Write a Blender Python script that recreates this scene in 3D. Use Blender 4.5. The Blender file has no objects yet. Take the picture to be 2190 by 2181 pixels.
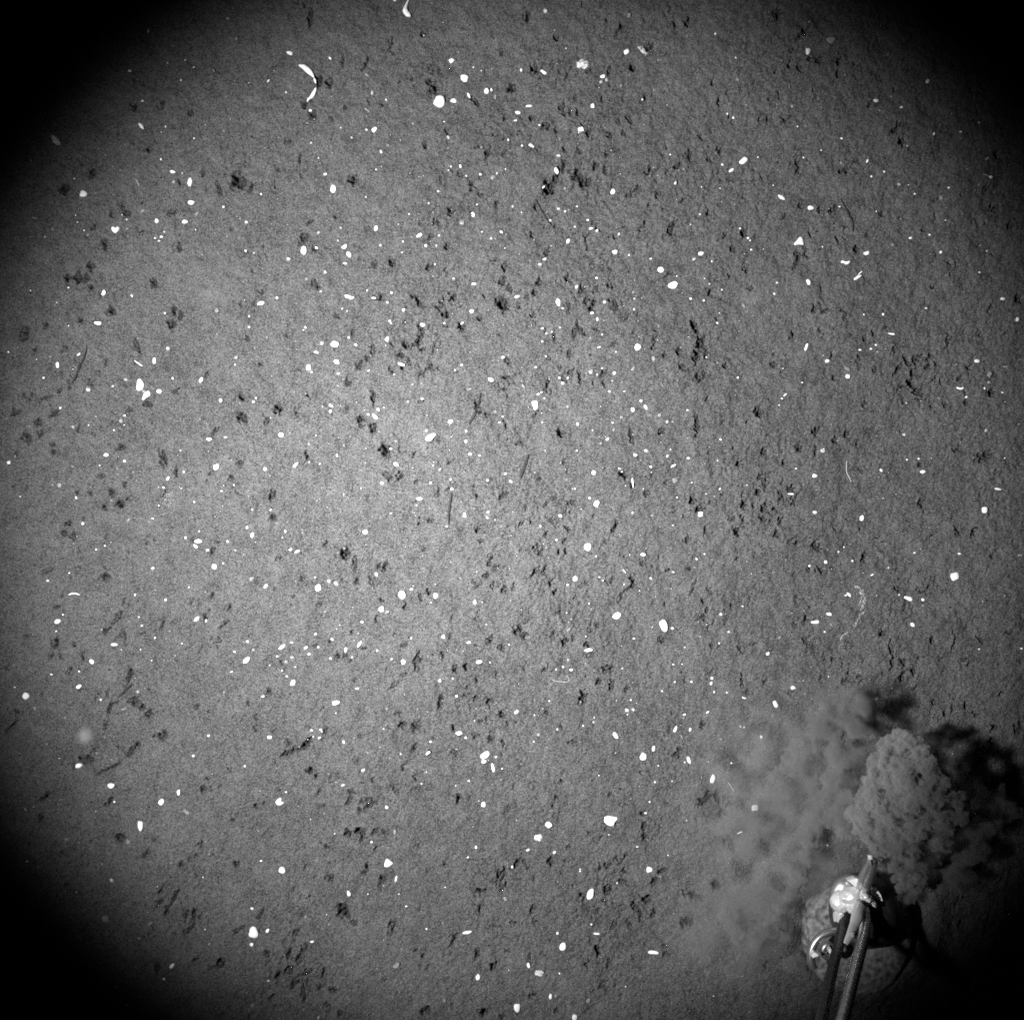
import bpy, bmesh, math, random
import numpy as np
from mathutils import Vector, noise as mn

scene = bpy.context.scene
COL = scene.collection
random.seed(11)
RNG = np.random.default_rng(11)

# ---------------------------------------------------------------- survey frame
# The bottom camera hangs 1.3 m over the mud and sees about 1.1 m of it. Survey units are half millimetres.
CAM_H = 1.3
U = 0.0005
CU, CV = 1095.0, 1090.5


def W(u, v, z=0.0):
    """point that stands z metres over the mud, under survey position (u, v)"""
    k = (CAM_H - z) / CAM_H
    return Vector(((u - CU) * U * k, (CV - v) * U * k, z))


# ---------------------------------------------------------------- camera
cam = bpy.data.cameras.new('bottom_camera')
cam_o = bpy.data.objects.new('bottom_camera', cam)
COL.objects.link(cam_o)
cam_o.location = (0, 0, CAM_H)
cam.sensor_fit = 'HORIZONTAL'
cam.sensor_width = 36.0
cam.lens = 36.0 * CAM_H / (2190 * U)
cam.clip_start = 0.01
cam.clip_end = 100.0
scene.camera = cam_o

# ---------------------------------------------------------------- world: deep water, no daylight
world = bpy.data.worlds.new('World')
scene.world = world
world.use_nodes = True
world.node_tree.nodes['Background'].inputs[0].default_value = (0.5, 0.5, 0.5, 1)
world.node_tree.nodes['Background'].inputs[1].default_value = 0.003

# ---------------------------------------------------------------- the rig's strobe: one spot lamp, its beam shaped to a set brightness
LAMP = Vector((-0.68, -0.09, 1.27))
sl = bpy.data.lights.new('strobe', 'SPOT')
sl.energy = 312.0
sl.spot_size = math.radians(140)
sl.spot_blend = 0.15
sl.shadow_soft_size = 0.045
lo = bpy.data.objects.new('strobe', sl)
COL.objects.link(lo)
lo.location = LAMP
sl.use_nodes = True
nt = sl.node_tree
nt.nodes.clear()


def N(nt, t, **kw):
    n = nt.nodes.new(t)
    for k, v in kw.items():
        setattr(n, k, v)
    return n


def L(nt, a, b):
    nt.links.new(a, b)


def mth(nt, op, a, b=None, c=None):
    n = N(nt, 'ShaderNodeMath', operation=op)
    for i, x in enumerate((a, b, c)):
        if x is None:
            continue
        if isinstance(x, (int, float)):
            n.inputs[i].default_value = x
        else:
            L(nt, x, n.inputs[i])
    return n.outputs[0]


tc = N(nt, 'ShaderNodeTexCoord')
sep = N(nt, 'ShaderNodeSeparateXYZ')
L(nt, tc.outputs['Normal'], sep.inputs[0])
az = mth(nt, 'ABSOLUTE', sep.outputs[2])
tx = mth(nt, 'MULTIPLY', mth(nt, 'DIVIDE', sep.outputs[0], az), LAMP.z)
ty = mth(nt, 'MULTIPLY', mth(nt, 'DIVIDE', sep.outputs[1], az), LAMP.z)


def beam_r(cx, cy):
    a = mth(nt, 'SUBTRACT', tx, cx - LAMP.x)
    b = mth(nt, 'SUBTRACT', ty, cy - LAMP.y)
    return mth(nt, 'SQRT', mth(nt, 'ADD', mth(nt, 'MULTIPLY', a, a), mth(nt, 'MULTIPLY', b, b)))


hot = W(850, 1070)
edge = W(1118, 1095)
g = beam_r(hot.x, hot.y)
g = mth(nt, 'DIVIDE', g, 700 * U)
g = mth(nt, 'EXPONENT', mth(nt, 'MULTIPLY', mth(nt, 'MULTIPLY', g, g), -1.0))
g = mth(nt, 'MULTIPLY_ADD', g, 0.79, 0.21)
mr = N(nt, 'ShaderNodeMapRange', interpolation_type='SMOOTHSTEP')
L(nt, beam_r(edge.x, edge.y), mr.inputs['Value'])
mr.inputs['From Min'].default_value = 960 * U
mr.inputs['From Max'].default_value = 1305 * U
mr.inputs['To Min'].default_value = 1.0
mr.inputs['To Max'].default_value = 0.0
# beam strength raised outward on purpose to cancel the distance falloff
d2 = mth(nt, 'ADD', mth(nt, 'ADD', mth(nt, 'MULTIPLY', tx, tx), mth(nt, 'MULTIPLY', ty, ty)), LAMP.z ** 2)
comp = mth(nt, 'POWER', mth(nt, 'DIVIDE', d2, LAMP.z ** 2), 1.5)
st = mth(nt, 'MULTIPLY', mth(nt, 'MULTIPLY', g, mr.outputs[0]), comp)
em = N(nt, 'ShaderNodeEmission')
L(nt, st, em.inputs['Strength'])
lout = N(nt, 'ShaderNodeOutputLight')
L(nt, em.outputs[0], lout.inputs[0])

# ---------------------------------------------------------------- exposure and renderer
scene.view_settings.view_transform = 'Standard'
scene.view_settings.look = 'None'
scene.view_settings.exposure = 0
scene.view_settings.gamma = 1
scene.render.engine = 'CYCLES'
scene.cycles.max_bounces = 5
scene.cycles.diffuse_bounces = 3
scene.cycles.volume_bounces = 1
scene.cycles.transparent_max_bounces = 16
scene.cycles.filter_width = 1.7
scene.cycles.volume_step_rate = 0.25
scene.cycles.volume_max_steps = 256
scene.cycles.use_denoising = False


# ---------------------------------------------------------------- helpers
def tag(o, label=None, cat=None, group=None, kind=None):
    if label:
        o['label'] = label
    if cat:
        o['category'] = cat
    if group:
        o['group'] = group
    if kind:
        o['kind'] = kind
    return o


def obj(name, verts, faces, mat, parent=None, smooth=True):
    me = bpy.data.meshes.new(name)
    me.from_pydata([tuple(v) for v in verts], [], faces)
    if smooth:
        me.polygons.foreach_set('use_smooth', [True] * len(me.polygons))
    me.materials.append(mat)
    me.update()
    o = bpy.data.objects.new(name, me)
    COL.objects.link(o)
    if parent:
        o.parent = parent
        o.matrix_parent_inverse = parent.matrix_basis.inverted()
    return o


def empty(name, loc):
    o = bpy.data.objects.new(name, None)
    o.empty_display_size = 0.01
    COL.objects.link(o)
    o.location = loc
    return o


def mat(name, base, rough=0.9, metal=0.0, var=0.0, vscale=400.0, bump=0.0, bscale=900.0, spec=0.3):
    m = bpy.data.materials.new(name)
    m.use_nodes = True
    nt = m.node_tree
    b = nt.nodes['Principled BSDF']
    b.inputs['Roughness'].default_value = rough
    b.inputs['Metallic'].default_value = metal
    b.inputs['Specular IOR Level'].default_value = spec
    b.inputs['Base Color'].default_value = (base, base, base, 1)
    tc = N(nt, 'ShaderNodeTexCoord')
    geo = N(nt, 'ShaderNodeNewGeometry')
    if var:
        n = N(nt, 'ShaderNodeTexNoise')
        n.inputs['Scale'].default_value = vscale
        n.inputs['Detail'].default_value = 3
        L(nt, geo.outputs['Position'], n.inputs['Vector'])
        r = N(nt, 'ShaderNodeMapRange')
        L(nt, n.outputs[0], r.inputs['Value'])
        r.inputs['From Min'].default_value = 0.3
        r.inputs['From Max'].default_value = 0.7
        r.inputs['To Min'].default_value = base * (1 - var)
        r.inputs['To Max'].default_value = min(0.95, base * (1 + var))
        L(nt, r.outputs[0], b.inputs['Base Color'])
    if bump:
        n = N(nt, 'ShaderNodeTexNoise')
        n.inputs['Scale'].default_value = bscale
        n.inputs['Detail'].default_value = 4
        L(nt, geo.outputs['Position'], n.inputs['Vector'])
        bp = N(nt, 'ShaderNodeBump')
        bp.inputs['Strength'].default_value = 1.0
        bp.inputs['Distance'].default_value = bump
        L(nt, n.outputs[0], bp.inputs['Height'])
        L(nt, bp.outputs[0], b.inputs['Normal'])
    return m


def parse(sheets):
    out = []
    for k, txt in sheets.items():
        ox, oy, s = TILES[k]
        for e in txt.split(';'):
            t = e.split()
            pale = t[-1] == 'p'
            f = [float(x) for x in (t[:-1] if pale else t)]
            x, y, w, h = f[:4]
            a = f[4] if len(f) > 4 else (0.0 if w >= h else 90.0)
            out.append((ox + x * s, oy + y * s, max(w, h) * s, min(w, h) * s, math.radians(a), pale, len(f) > 4))
    return out

TILES = {'A': (0, 0, .28586), 'B': (550, 0, .28586), 'C': (1100, 0, .28586), 'D': (1640, 0, .28586),
         'E': (0, 550, .28586), 'F': (550, 550, .28586), 'G': (1100, 550, .28586), 'H': (1640, 550, .28586),
         'I': (0, 1100, .28586), 'J': (550, 1100, .28586), 'K': (1100, 1100, .28586), 'L': (1640, 1100, .28586),
         'M': (0, 1640, .28468), 'N': (550, 1640, .28468), 'O': (1000, 1500, .36232), 'P': (1000, 1881, .17598)}
# survey of the shell pieces on the bottom, one sheet per survey square: x y width height [slope of the long side] [p = pale, dull]
SHELLS = {
'A': "978 537 28 20;1069 758 20 18;1061 948 60 26 -55;1710 146 28 24;1774 295 26 30 p;1604 535 26 16 -60 p;1748 66 14 14 p;410 932 14 14 p;845 1245 24 14 p;901 1273 18 16 p;1297 1290 40 26 -10;1303 1364 28 32;1422 1368 34 62 85;1211 1199 18 18;630 1455 50 44;1020 1345 24 22 p;1034 1372 64 14 -68 p;1430 1517 46 30 -5;1070 1580 36 14 35 p;1672 1549 22 20;1475 1600 36 22 60 p;1386 1660 40 28;1174 1652 26 36;1840 1660 26 26;268 1635 44 12 -15 p;865 1721 56 50;1159 1780 20 16;1209 1773 28 18;1229 1735 14 14;1190 1803 20 12;918 1610 12 12;950 1644 14 14;587 1667 12 12;634 1727 14 14;664 1762 30 24 p;956 1712 26 22 p;405 1720 30 24 p;1836 1875 18 18;1681 985 20 20 p;345 1777 12 12;1214 998 10 10;1456 1040 14 14;1254 472 16 12;1386 452 14 14;1355 603 14 14;1112 234 28 12 80;228 1198 30 26 p",
'B': "245 400 40 28 -20;547 442 26 16 -45;87 612 30 14 55;400 828 28 20;406 1073 28 22 20;430 895 20 18 p;377 925 24 14 p;220 697 16 16;511 1305 30 20 20;570 1417 42 52 80;547 1467 16 14 p;556 1380 16 14 p;459 1743 28 28;445 1855 30 20 -20;350 1875 36 56 80;655 1850 44 26 35;688 1908 44 28 -50;888 1706 26 36 85;925 1837 18 18;890 1270 16 16;862 695 24 30;965 746 16 16;824 562 36 20 -30 p;822 820 50 16 -40 p;905 920 18 18 p;876 968 44 30 45;818 970 16 16;927 1135 30 20 -70;997 1005 20 18 p;980 1085 26 22 p;706 1027 14 14;1166 920 26 24;1455 452 40 34 20;1552 586 62 50 -40;1366 760 78 86;1470 750 44 32;1463 800 28 10 p;1716 682 34 42 80;1753 671 16 28;1782 720 40 20 -80 p;1583 713 44 16 -60;1430 1026 30 24 -50;1521 1240 20 28;1450 1245 18 16;1672 1308 20 20;1765 1330 34 26 40;1793 1299 16 16;1880 1045 18 22;1677 532 14 10;1679 1103 22 22 p;1356 1432 20 14;815 1478 14 14;1612 1605 36 32 -40;1532 1663 34 34;1284 1522 14 14;1214 1763 44 24 40;1263 1840 24 24;1342 1838 14 14;1361 1762 16 16;1138 1603 16 14;1056 1678 10 10;1093 1810 16 16;1828 1735 28 18 -20;1750 1782 18 18;1681 1733 16 12;1912 1541 20 14 60;1787 300 18 18 p;1238 398 16 16 p;1280 1100 30 10 -65 p;27 1450 20 14;563 1143 20 20 p;472 1222 16 16 p;459 1182 12 12;570 670 14 14 p;1030 5 24 14",
'C': "232 87 30 34;860 117 24 36 p;217 545 46 24 -30;52 526 20 30;842 390 40 34 35;660 575 38 24 15;648 618 26 26;690 600 30 28;107 794 46 16 5;27 841 40 26;587 795 30 34;958 745 16 20;1503 259 24 18 50;1667 597 34 22 -55;188 939 20 14;500 970 42 34 15;10 900 28 12 10;341 1038 24 24 p;59 1092 20 20;128 1089 44 20 -30;332 1166 32 16;316 1277 44 32 -70;221 1395 26 16 40;380 1406 28 24 p;668 1352 26 12 40 p;739 1433 34 38 70;332 1558 24 18;384 1576 20 18;247 1578 18 18 p;271 1643 20 18;552 1643 24 20;455 1694 18 14;575 1703 34 16 10;621 1722 24 22;404 1800 40 24 60;755 1885 40 28 -15;858 1910 16 16;1594 852 18 18;1641 881 20 20;1166 1160 20 14;1560 1228 22 20;1716 1203 58 40 35;1627 1270 44 20 30;1205 1375 28 18 70;1229 1278 18 16 p;1268 1270 24 20 p;1389 1603 16 16;1319 1680 12 12;1398 1900 42 34 20;1686 1713 16 14;1747 1784 22 20;1763 1800 14 14;1774 1868 20 16;1541 1408 16 12;1401 1400 12 12;1076 1318 20 16 p;1012 1325 22 18 p;1510 1145 24 18 p;1648 1530 16 16 p;782 1755 24 16 60;1737 787 20 18 p;797 650 30 18 70 p",
'D': "305 390 36 46;480 305 70 46 p;312 173 24 20 p;905 410 28 24 p;880 420 14 12 p;1207 606 34 30 50;816 752 42 24 -5;1008 803 26 18 25;190 797 26 30;167 655 24 12 75 p;75 783 16 14 p;560 1037 24 20;552 1220 30 18 -75 p;751 1207 32 18 65;1246 1006 28 18 60;1298 933 26 12 50 p;1448 991 22 16;1594 915 16 16;1648 1187 34 22 25;1498 1270 28 18 p;1677 1326 32 26;1048 1096 12 12;785 1320 20 18;878 1287 20 18;991 1377 32 24;1108 1451 20 18;1060 1385 10 10;1354 1410 24 20;1300 1480 28 34;1586 1387 24 20 p;47 1390 14 14;110 1480 54 24 -35;330 1555 48 28;466 1560 20 16 p;543 1548 22 16;240 1803 64 70;1076 1780 32 18 15;1218 1757 22 18;1252 1831 20 18 p;1337 1650 16 12;1300 1888 30 20 35;1602 1835 18 16 p;1652 1873 20 12;740 1900 40 22 20;505 1687 30 10 p;417 1847 12 12;585 562 24 20 p;227 952 16 14;935 1835 30 20 p",
'E': "783 270 42 30 60;525 234 14 16;236 253 18 12 -50;986 288 20 18;1236 419 18 18;1628 399 26 34;733 495 54 22 -3;69 711 18 18;433 808 42 24 -85;592 728 30 16 40;385 745 30 18 p;330 903 22 18;1259 684 26 22;1041 610 16 16 p;1045 800 70 10 -35;1157 775 44 24 -85;944 916 30 26;1047 958 96 52 80;1080 1005 30 28;1085 1048 44 26 60;1104 1028 46 34 40;1191 1005 40 26;1293 907 24 22;1502 918 40 24 55;1769 752 32 28;1757 803 16 16;1866 525 20 18;1864 441 14 14;843 964 20 14 50;663 992 32 22 -20;1650 1070 34 26 60;1894 1082 26 18;1915 1053 16 16;1793 1090 24 14 60 p;449 1127 24 18;933 1183 20 20;906 1224 30 34;926 1254 12 10;853 1293 16 14;543 1268 28 24;659 1255 12 12;1497 1210 24 18 p;1562 1361 40 22 -5;1684 1347 26 14;790 1480 38 24;931 1525 26 20;740 1557 14 14;109 1490 30 18 80 p;62 1535 30 24 20;540 1565 30 14 p;1617 1567 46 40;1378 1606 18 20;1258 1655 36 18 55;1229 1722 20 18;390 1703 24 24 p;437 1705 34 30 -60;564 1799 18 24;831 1820 28 22 p;1453 1831 18 18;1190 1858 14 14;1658 1749 24 12;1818 1715 20 12 p;1422 1743 16 16 p;1352 1446 12 12;775 1361 20 12 p;520 517 12 12;993 1606 20 18 p;148 1790 12 12",
'F': "233 10 28 22;659 47 32 16 -10;511 115 24 22;371 163 26 24 p;476 257 16 14;147 303 22 20;26 345 58 28 15;682 298 44 22 -10;710 308 36 20 20;875 309 36 12 -5;1007 270 22 24;976 340 24 20 -50;1098 397 28 20 40;1470 159 18 18;1623 199 34 18 -5;1605 404 34 28 20;996 480 24 20;1003 497 16 14;1238 507 38 28 -10;1203 477 20 16 p;1403 495 20 14 -50;1533 493 30 16 40;360 523 18 18;346 543 12 12;73 598 24 22 p;488 645 34 28;585 652 60 38 -10;688 603 20 18;741 658 24 20 -40;444 713 34 16 -15;288 628 18 12 p;974 615 36 26 60;597 785 40 30 -5;386 828 34 44 80;411 862 14 14;608 872 24 14;837 852 22 12 15;1080 804 54 22 -20;1533 806 30 24;1480 846 18 18;1029 880 12 12;1750 916 40 28 -20;1592 988 40 12 20 p;1840 750 30 18 25;1237 1063 22 14 15;1785 1157 28 28;1837 1192 14 14;1815 1236 22 12;556 1112 34 18 -15;490 1117 18 18 p;550 1155 26 18 60;104 1202 20 20 p;910 1143 26 20 -30;834 1178 24 20;883 1193 46 24 -45;178 1329 38 32 20;1450 1231 42 28 10;1270 1297 30 28 p;1300 1345 80 42 35;1567 1302 20 26;1563 1378 22 30;1042 1378 28 14 p;1000 1433 22 18;817 1431 20 18 p;650 1408 22 22 p;389 1396 28 24 p;540 1395 20 18 p;599 1482 16 26;1594 1472 30 26;1665 1483 20 16;1783 1399 16 16 p;290 1552 50 18 45;61 1584 32 28 15;1041 1550 40 30 -30;1370 1590 32 20 50;933 1690 32 18;1298 1688 24 18 30;1725 1670 20 16;1857 1621 24 20;1900 1678 28 18;1450 1662 26 22 p;1459 1733 26 22;1388 1700 20 16 p;1215 1807 42 24;650 1775 24 30 p;107 1890 22 12 30;1730 1905 28 22;1000 1915 14 14;1555 1918 20 12;317 1240 16 14 p",
'G': "227 14 30 20 20;195 54 30 24;20 297 40 14 15;1022 12 20 14;1345 15 32 22 40;1478 31 12 20;1098 96 48 42;1218 140 12 12;617 155 20 18;466 222 28 22 60;1193 208 70 52 25;1461 201 14 14;1424 160 12 12;893 262 28 18 p;1320 311 22 20;1418 323 22 20;330 340 34 64 -85;362 383 18 16;676 337 26 20;897 390 18 18;898 310 14 12;581 417 32 18 20;622 465 24 28;1722 358 40 20 -65 p;211 532 26 14 15;343 527 14 12;241 569 24 18 40;280 560 16 12;211 632 20 16;1522 489 18 18;923 675 46 44 40;636 674 28 16 15;571 603 22 20 p;1040 764 34 26 -80;236 741 18 16;571 860 32 30;541 868 18 14 p;657 832 16 14;746 870 28 32;889 836 34 20 45;161 822 20 14;338 901 24 20;400 903 18 16;362 943 26 22;1674 900 22 16 60;68 965 34 16 -50 p;203 1010 18 16;180 1025 26 14 30;711 1007 24 16;823 1006 16 14;155 1103 62 40 -80;948 1075 30 28 -30;981 1122 40 20 -60;885 1142 36 30 60;802 1199 30 22;736 1238 20 16;475 1248 20 26;1086 1181 30 30;1142 1232 22 18;1185 1232 24 16 p;1295 1146 20 14;744 1293 30 22 45 p;697 1361 30 20 40;648 1392 28 16 50 p;1543 1363 24 18 -60;986 1449 34 24 -20;904 1481 34 28 -10;945 1518 18 16 p;1144 1489 32 22 55;1303 1504 30 16 -10;1187 1561 44 14 30;1019 1567 24 22;783 1583 22 12;804 1606 18 14;594 1611 34 30 50;1204 1670 42 36 p;883 1685 64 13 -85;1540 1732 24 14 60;347 1538 22 16 80 p;385 1590 14 14 p;155 1610 26 20 p;564 1802 24 20;615 1845 44 34 60;1395 1914 34 18;885 1910 16 14;453 1732 16 14;657 581 14 14;1080 518 18 16 p;759 710 12 12",
'H': "585 42 64 32 -12;674 155 62 20 33;694 122 40 9 42;305 188 50 26 -75;78 190 22 14 20;57 274 18 18;1590 115 24 14;1765 312 36 22 10;1874 466 36 28 30;862 432 24 24;1189 384 22 14;925 576 46 12 -10;815 658 20 18;777 688 22 18;690 697 30 14;935 657 30 8 p;290 677 58 20 70;450 779 36 26 20;602 894 38 34;598 838 50 24 -35 p;1572 778 42 22 -3;1415 804 26 16 45 p;1787 820 40 18 p;1893 765 26 12 p;1445 979 52 26;1657 937 30 24 20;1628 982 20 22;1663 878 50 30 60 p;1764 1012 20 14;1491 1047 22 18;1290 1055 30 22 p;135 1031 34 10 40;260 940 16 12;1034 1325 30 28;1642 1295 30 26 30;1887 1249 22 18 p;416 1449 34 26;859 1594 26 20 -50;841 1645 18 14 p;1138 1507 22 18;1054 1514 18 14;1167 1605 40 24 10;360 1635 36 26;219 1580 16 14;182 1771 46 12 -2;427 1798 20 14 p;1728 1734 50 16 -8;360 1908 32 26;1625 1887 44 46;873 1804 26 18 p;970 1773 20 18 p;1121 1820 24 16 p;277 1698 24 12 80 p",
'I': "611 68 26 24;958 44 32 20 60;1140 30 22 12;569 165 20 20 p;1381 174 24 22;1437 25 20 18 p;1848 97 20 24;1888 153 40 26 80;1478 200 52 26;1461 240 36 18 -45;1703 202 22 22;1552 266 22 20;1762 268 16 14;716 262 20 18;781 235 14 14;1602 390 34 40;1145 402 26 18;1890 480 34 28 30 p;365 494 24 20;521 438 18 14;1243 636 24 22;1016 600 22 16 80;470 750 18 14;432 798 48 34 30;1040 766 16 12;766 860 26 18 80 p;1063 832 20 16;1477 778 48 22 40;1544 794 22 22;1270 872 24 20 p;1158 924 20 14 45;853 973 50 18;1052 1010 12 16;1852 951 26 22;1895 1015 26 24;1752 1028 20 18;1845 1092 60 32 40;690 1099 40 28 -30;1310 1055 24 22 p;591 1173 20 18;378 1199 24 14;587 1290 44 26 30;107 1293 14 14;190 1360 54 48 55;1029 1328 26 24;752 1386 20 16;255 1450 32 28 p;488 1523 24 24 p;347 1720 24 18 p;719 1787 24 18 p;585 1882 60 36 20;1444 1806 26 18;1560 1654 24 20;1835 1880 20 18;925 1457 46 14 15 p;103 1128 24 18 p;831 1836 18 16 p;435 1828 14 10",
'J': "213 127 20 24;810 130 38 30;655 252 24 20 p;251 262 30 20 20;300 278 40 16 25;1555 12 32 24;1725 24 30 28;1781 40 24 22 p;1420 90 14 14;541 496 32 32;458 550 48 40 60;595 515 36 30 p;67 535 40 20 50;895 444 26 28;1087 597 50 58;1157 558 26 18 20;1340 606 34 38;1630 656 30 34;933 706 40 38;975 728 40 20 40 p;510 727 22 20 p;787 803 24 20;760 886 24 16 30 p;438 893 26 16 35;564 932 30 28;768 968 50 16 60;262 957 24 14;183 992 52 26 35;366 995 32 18 30;460 990 20 16;391 1042 26 20;219 1102 30 24;261 1068 24 14;149 1062 20 14;553 1075 20 16;714 1065 20 14;665 1010 36 20 80;902 1013 28 26;1394 911 32 34;1584 955 32 20 10;1098 1098 32 38;1009 1077 14 14;1662 1101 44 22 5;269 1258 44 34 80;223 1210 18 18;287 1140 14 12;46 1359 26 14 20;592 1405 58 32 15;752 1298 30 14;838 1307 16 14 p;1371 1238 22 28;1465 1224 20 14;1492 1356 24 20;974 1448 26 18 p;1203 1453 20 14 p;410 1612 22 20;478 1608 24 16;95 1665 38 24;467 1668 28 16 30;649 1700 28 22 -50;730 1670 20 18 p;1511 1635 42 28 10;1562 1668 22 20;1298 1702 20 16;1278 1785 40 20 35;1707 1796 70 42 30;1698 1842 36 24 10;1765 1890 60 22 -80;1787 1809 20 16;1834 1899 18 16;794 1910 32 18 35;430 1804 20 16 p;829 1780 18 16 p;1495 1755 30 14 p;1742 1105 14 12",
'K': "197 88 26 30;345 10 26 20;548 247 54 50;1395 6 36 20;966 300 38 24 -10;316 190 18 22;1037 8 26 18 p;458 483 30 36;400 527 18 14;1025 480 22 20;1193 432 24 16;1188 81 12 12;824 425 34 9 -50;638 470 16 12;664 495 12 12;768 762 68 46 20;1122 834 100 50 -65;1187 853 24 24;1548 748 24 20 40;428 786 20 18 p;408 860 38 16 40 p;898 931 18 16;1535 964 18 18;555 1014 52 22 5;1896 1040 26 24;367 1140 20 18;428 1160 26 20;403 1086 14 12;1329 1252 20 20;1480 1225 24 20;1475 1265 26 20 60;1498 1329 18 18;1590 1331 18 14;1107 1322 18 16;1193 1123 20 14;1260 1122 14 10;1604 878 20 14;1367 334 16 18;15 1474 36 24 35;843 1463 32 24 -30;890 1459 24 22;1445 1480 32 18 35;1275 1498 30 14 20;1270 1525 24 20 p;1209 1607 50 24 60;1316 1608 32 18 65;1253 1665 34 12 -65 p;1545 1680 28 20 p;1717 1588 14 14;1842 1658 24 30;181 1643 28 30;759 1652 50 30 -55;1042 1748 44 24 80;963 1808 44 56 85;1303 1830 60 28 -70;1623 1858 18 16;1076 1875 14 12;593 1552 14 14;515 1580 14 14;262 1396 14 14;497 1405 18 20 p;216 1452 18 20 p",
'L': "713 28 46 30 85;439 355 26 28;320 385 22 18;642 347 22 20;785 452 30 12 30;1103 286 18 14;1434 293 26 14;1895 305 34 20 p;1406 463 56 62;1062 629 60 28 -20;1172 638 26 28;1172 682 28 18 p;1091 824 36 26 -50;463 744 38 26;360 804 60 26 5;479 823 26 24;430 877 18 16;612 598 36 18 -45;588 604 24 14 20;1901 1001 24 18;191 1292 36 26;62 1417 54 30 -60;40 1498 24 22 p;825 1375 34 20 35 p;766 1230 16 14 p;95 920 30 16 50 p;8 1040 28 20 60;460 262 18 14 p;935 1297 20 18 p;280 720 18 14 p",
'M': "833 141 52 36 20;860 262 22 20;1343 188 26 40;1212 262 48 34 60;1404 338 50 28 -35 p;1056 440 76 38 -82;717 333 22 24 p;202 314 30 28;265 290 30 20 35 p;208 705 22 16;512 535 36 24 p;965 560 34 34 p;847 846 34 26;800 1135 60 54 p;1131 1172 46 20 30 p;1050 1281 28 24;1294 1489 50 28 35;1236 1586 24 22;882 1643 30 32 p;1026 1493 24 16 p;1573 652 22 18 p;1524 828 12 12;1190 890 10 10;1541 1217 12 12;1904 1240 66 72;1892 1329 30 32;1895 1062 26 20;1577 1325 30 18 60 p;1900 1785 30 28 p;959 1778 12 12;448 250 14 14 p",
'N': "798 22 32 18 35;643 136 30 16 20;592 114 26 14 p;219 186 24 16;170 258 60 54;22 180 20 18 p;540 50 16 16 p;975 298 28 26;1700 280 30 36;1645 598 20 26;1583 675 24 14 30;1590 100 18 16;1235 124 14 14;29 706 24 14 20;186 772 50 44 -30;989 722 64 60;860 563 22 18;1036 487 36 22 85 p;1042 843 44 16 75;686 955 38 28 -80;949 897 24 22 p;1066 954 12 12;1120 1044 20 14;364 1128 30 20 30 p;80 1227 36 26 60;415 1308 32 16 15;1275 1206 18 16;1866 992 34 24 -60;1579 1232 68 22 15;1088 1364 18 16 p;1046 1490 60 30 35 p;1660 1573 48 30 80;1183 1570 14 14 p;1409 1745 26 30 p;457 1890 32 22 30;85 1603 20 12 20;1916 747 18 24;1398 1162 20 20 p",
'O': "845 697 76 60 -25;728 1140 62 38 70;562 1448 34 44 85;480 728 38 36;356 876 24 16 30;514 890 26 18 35;1105 472 14 14;1445 458 50 26 75;1050 655 18 14;1693 622 34 38;1002 857 20 8;1076 998 34 28;1100 1487 72 22 -5;764 1374 36 14;531 1368 18 16;732 1316 14 14;665 1000 14 12;1540 950 16 14 p;1604 773 36 8 20;1206 466 10 10",
'P': "740 1028 64 40 -60;1117 1137 32 30;1008 1408 72 42 85;1072 1402 50 28 65 p;605 1545 110 78 85;1300 1670 90 60 -75;1467 1475 70 50 60 p;501 1085 16 16"}
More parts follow.
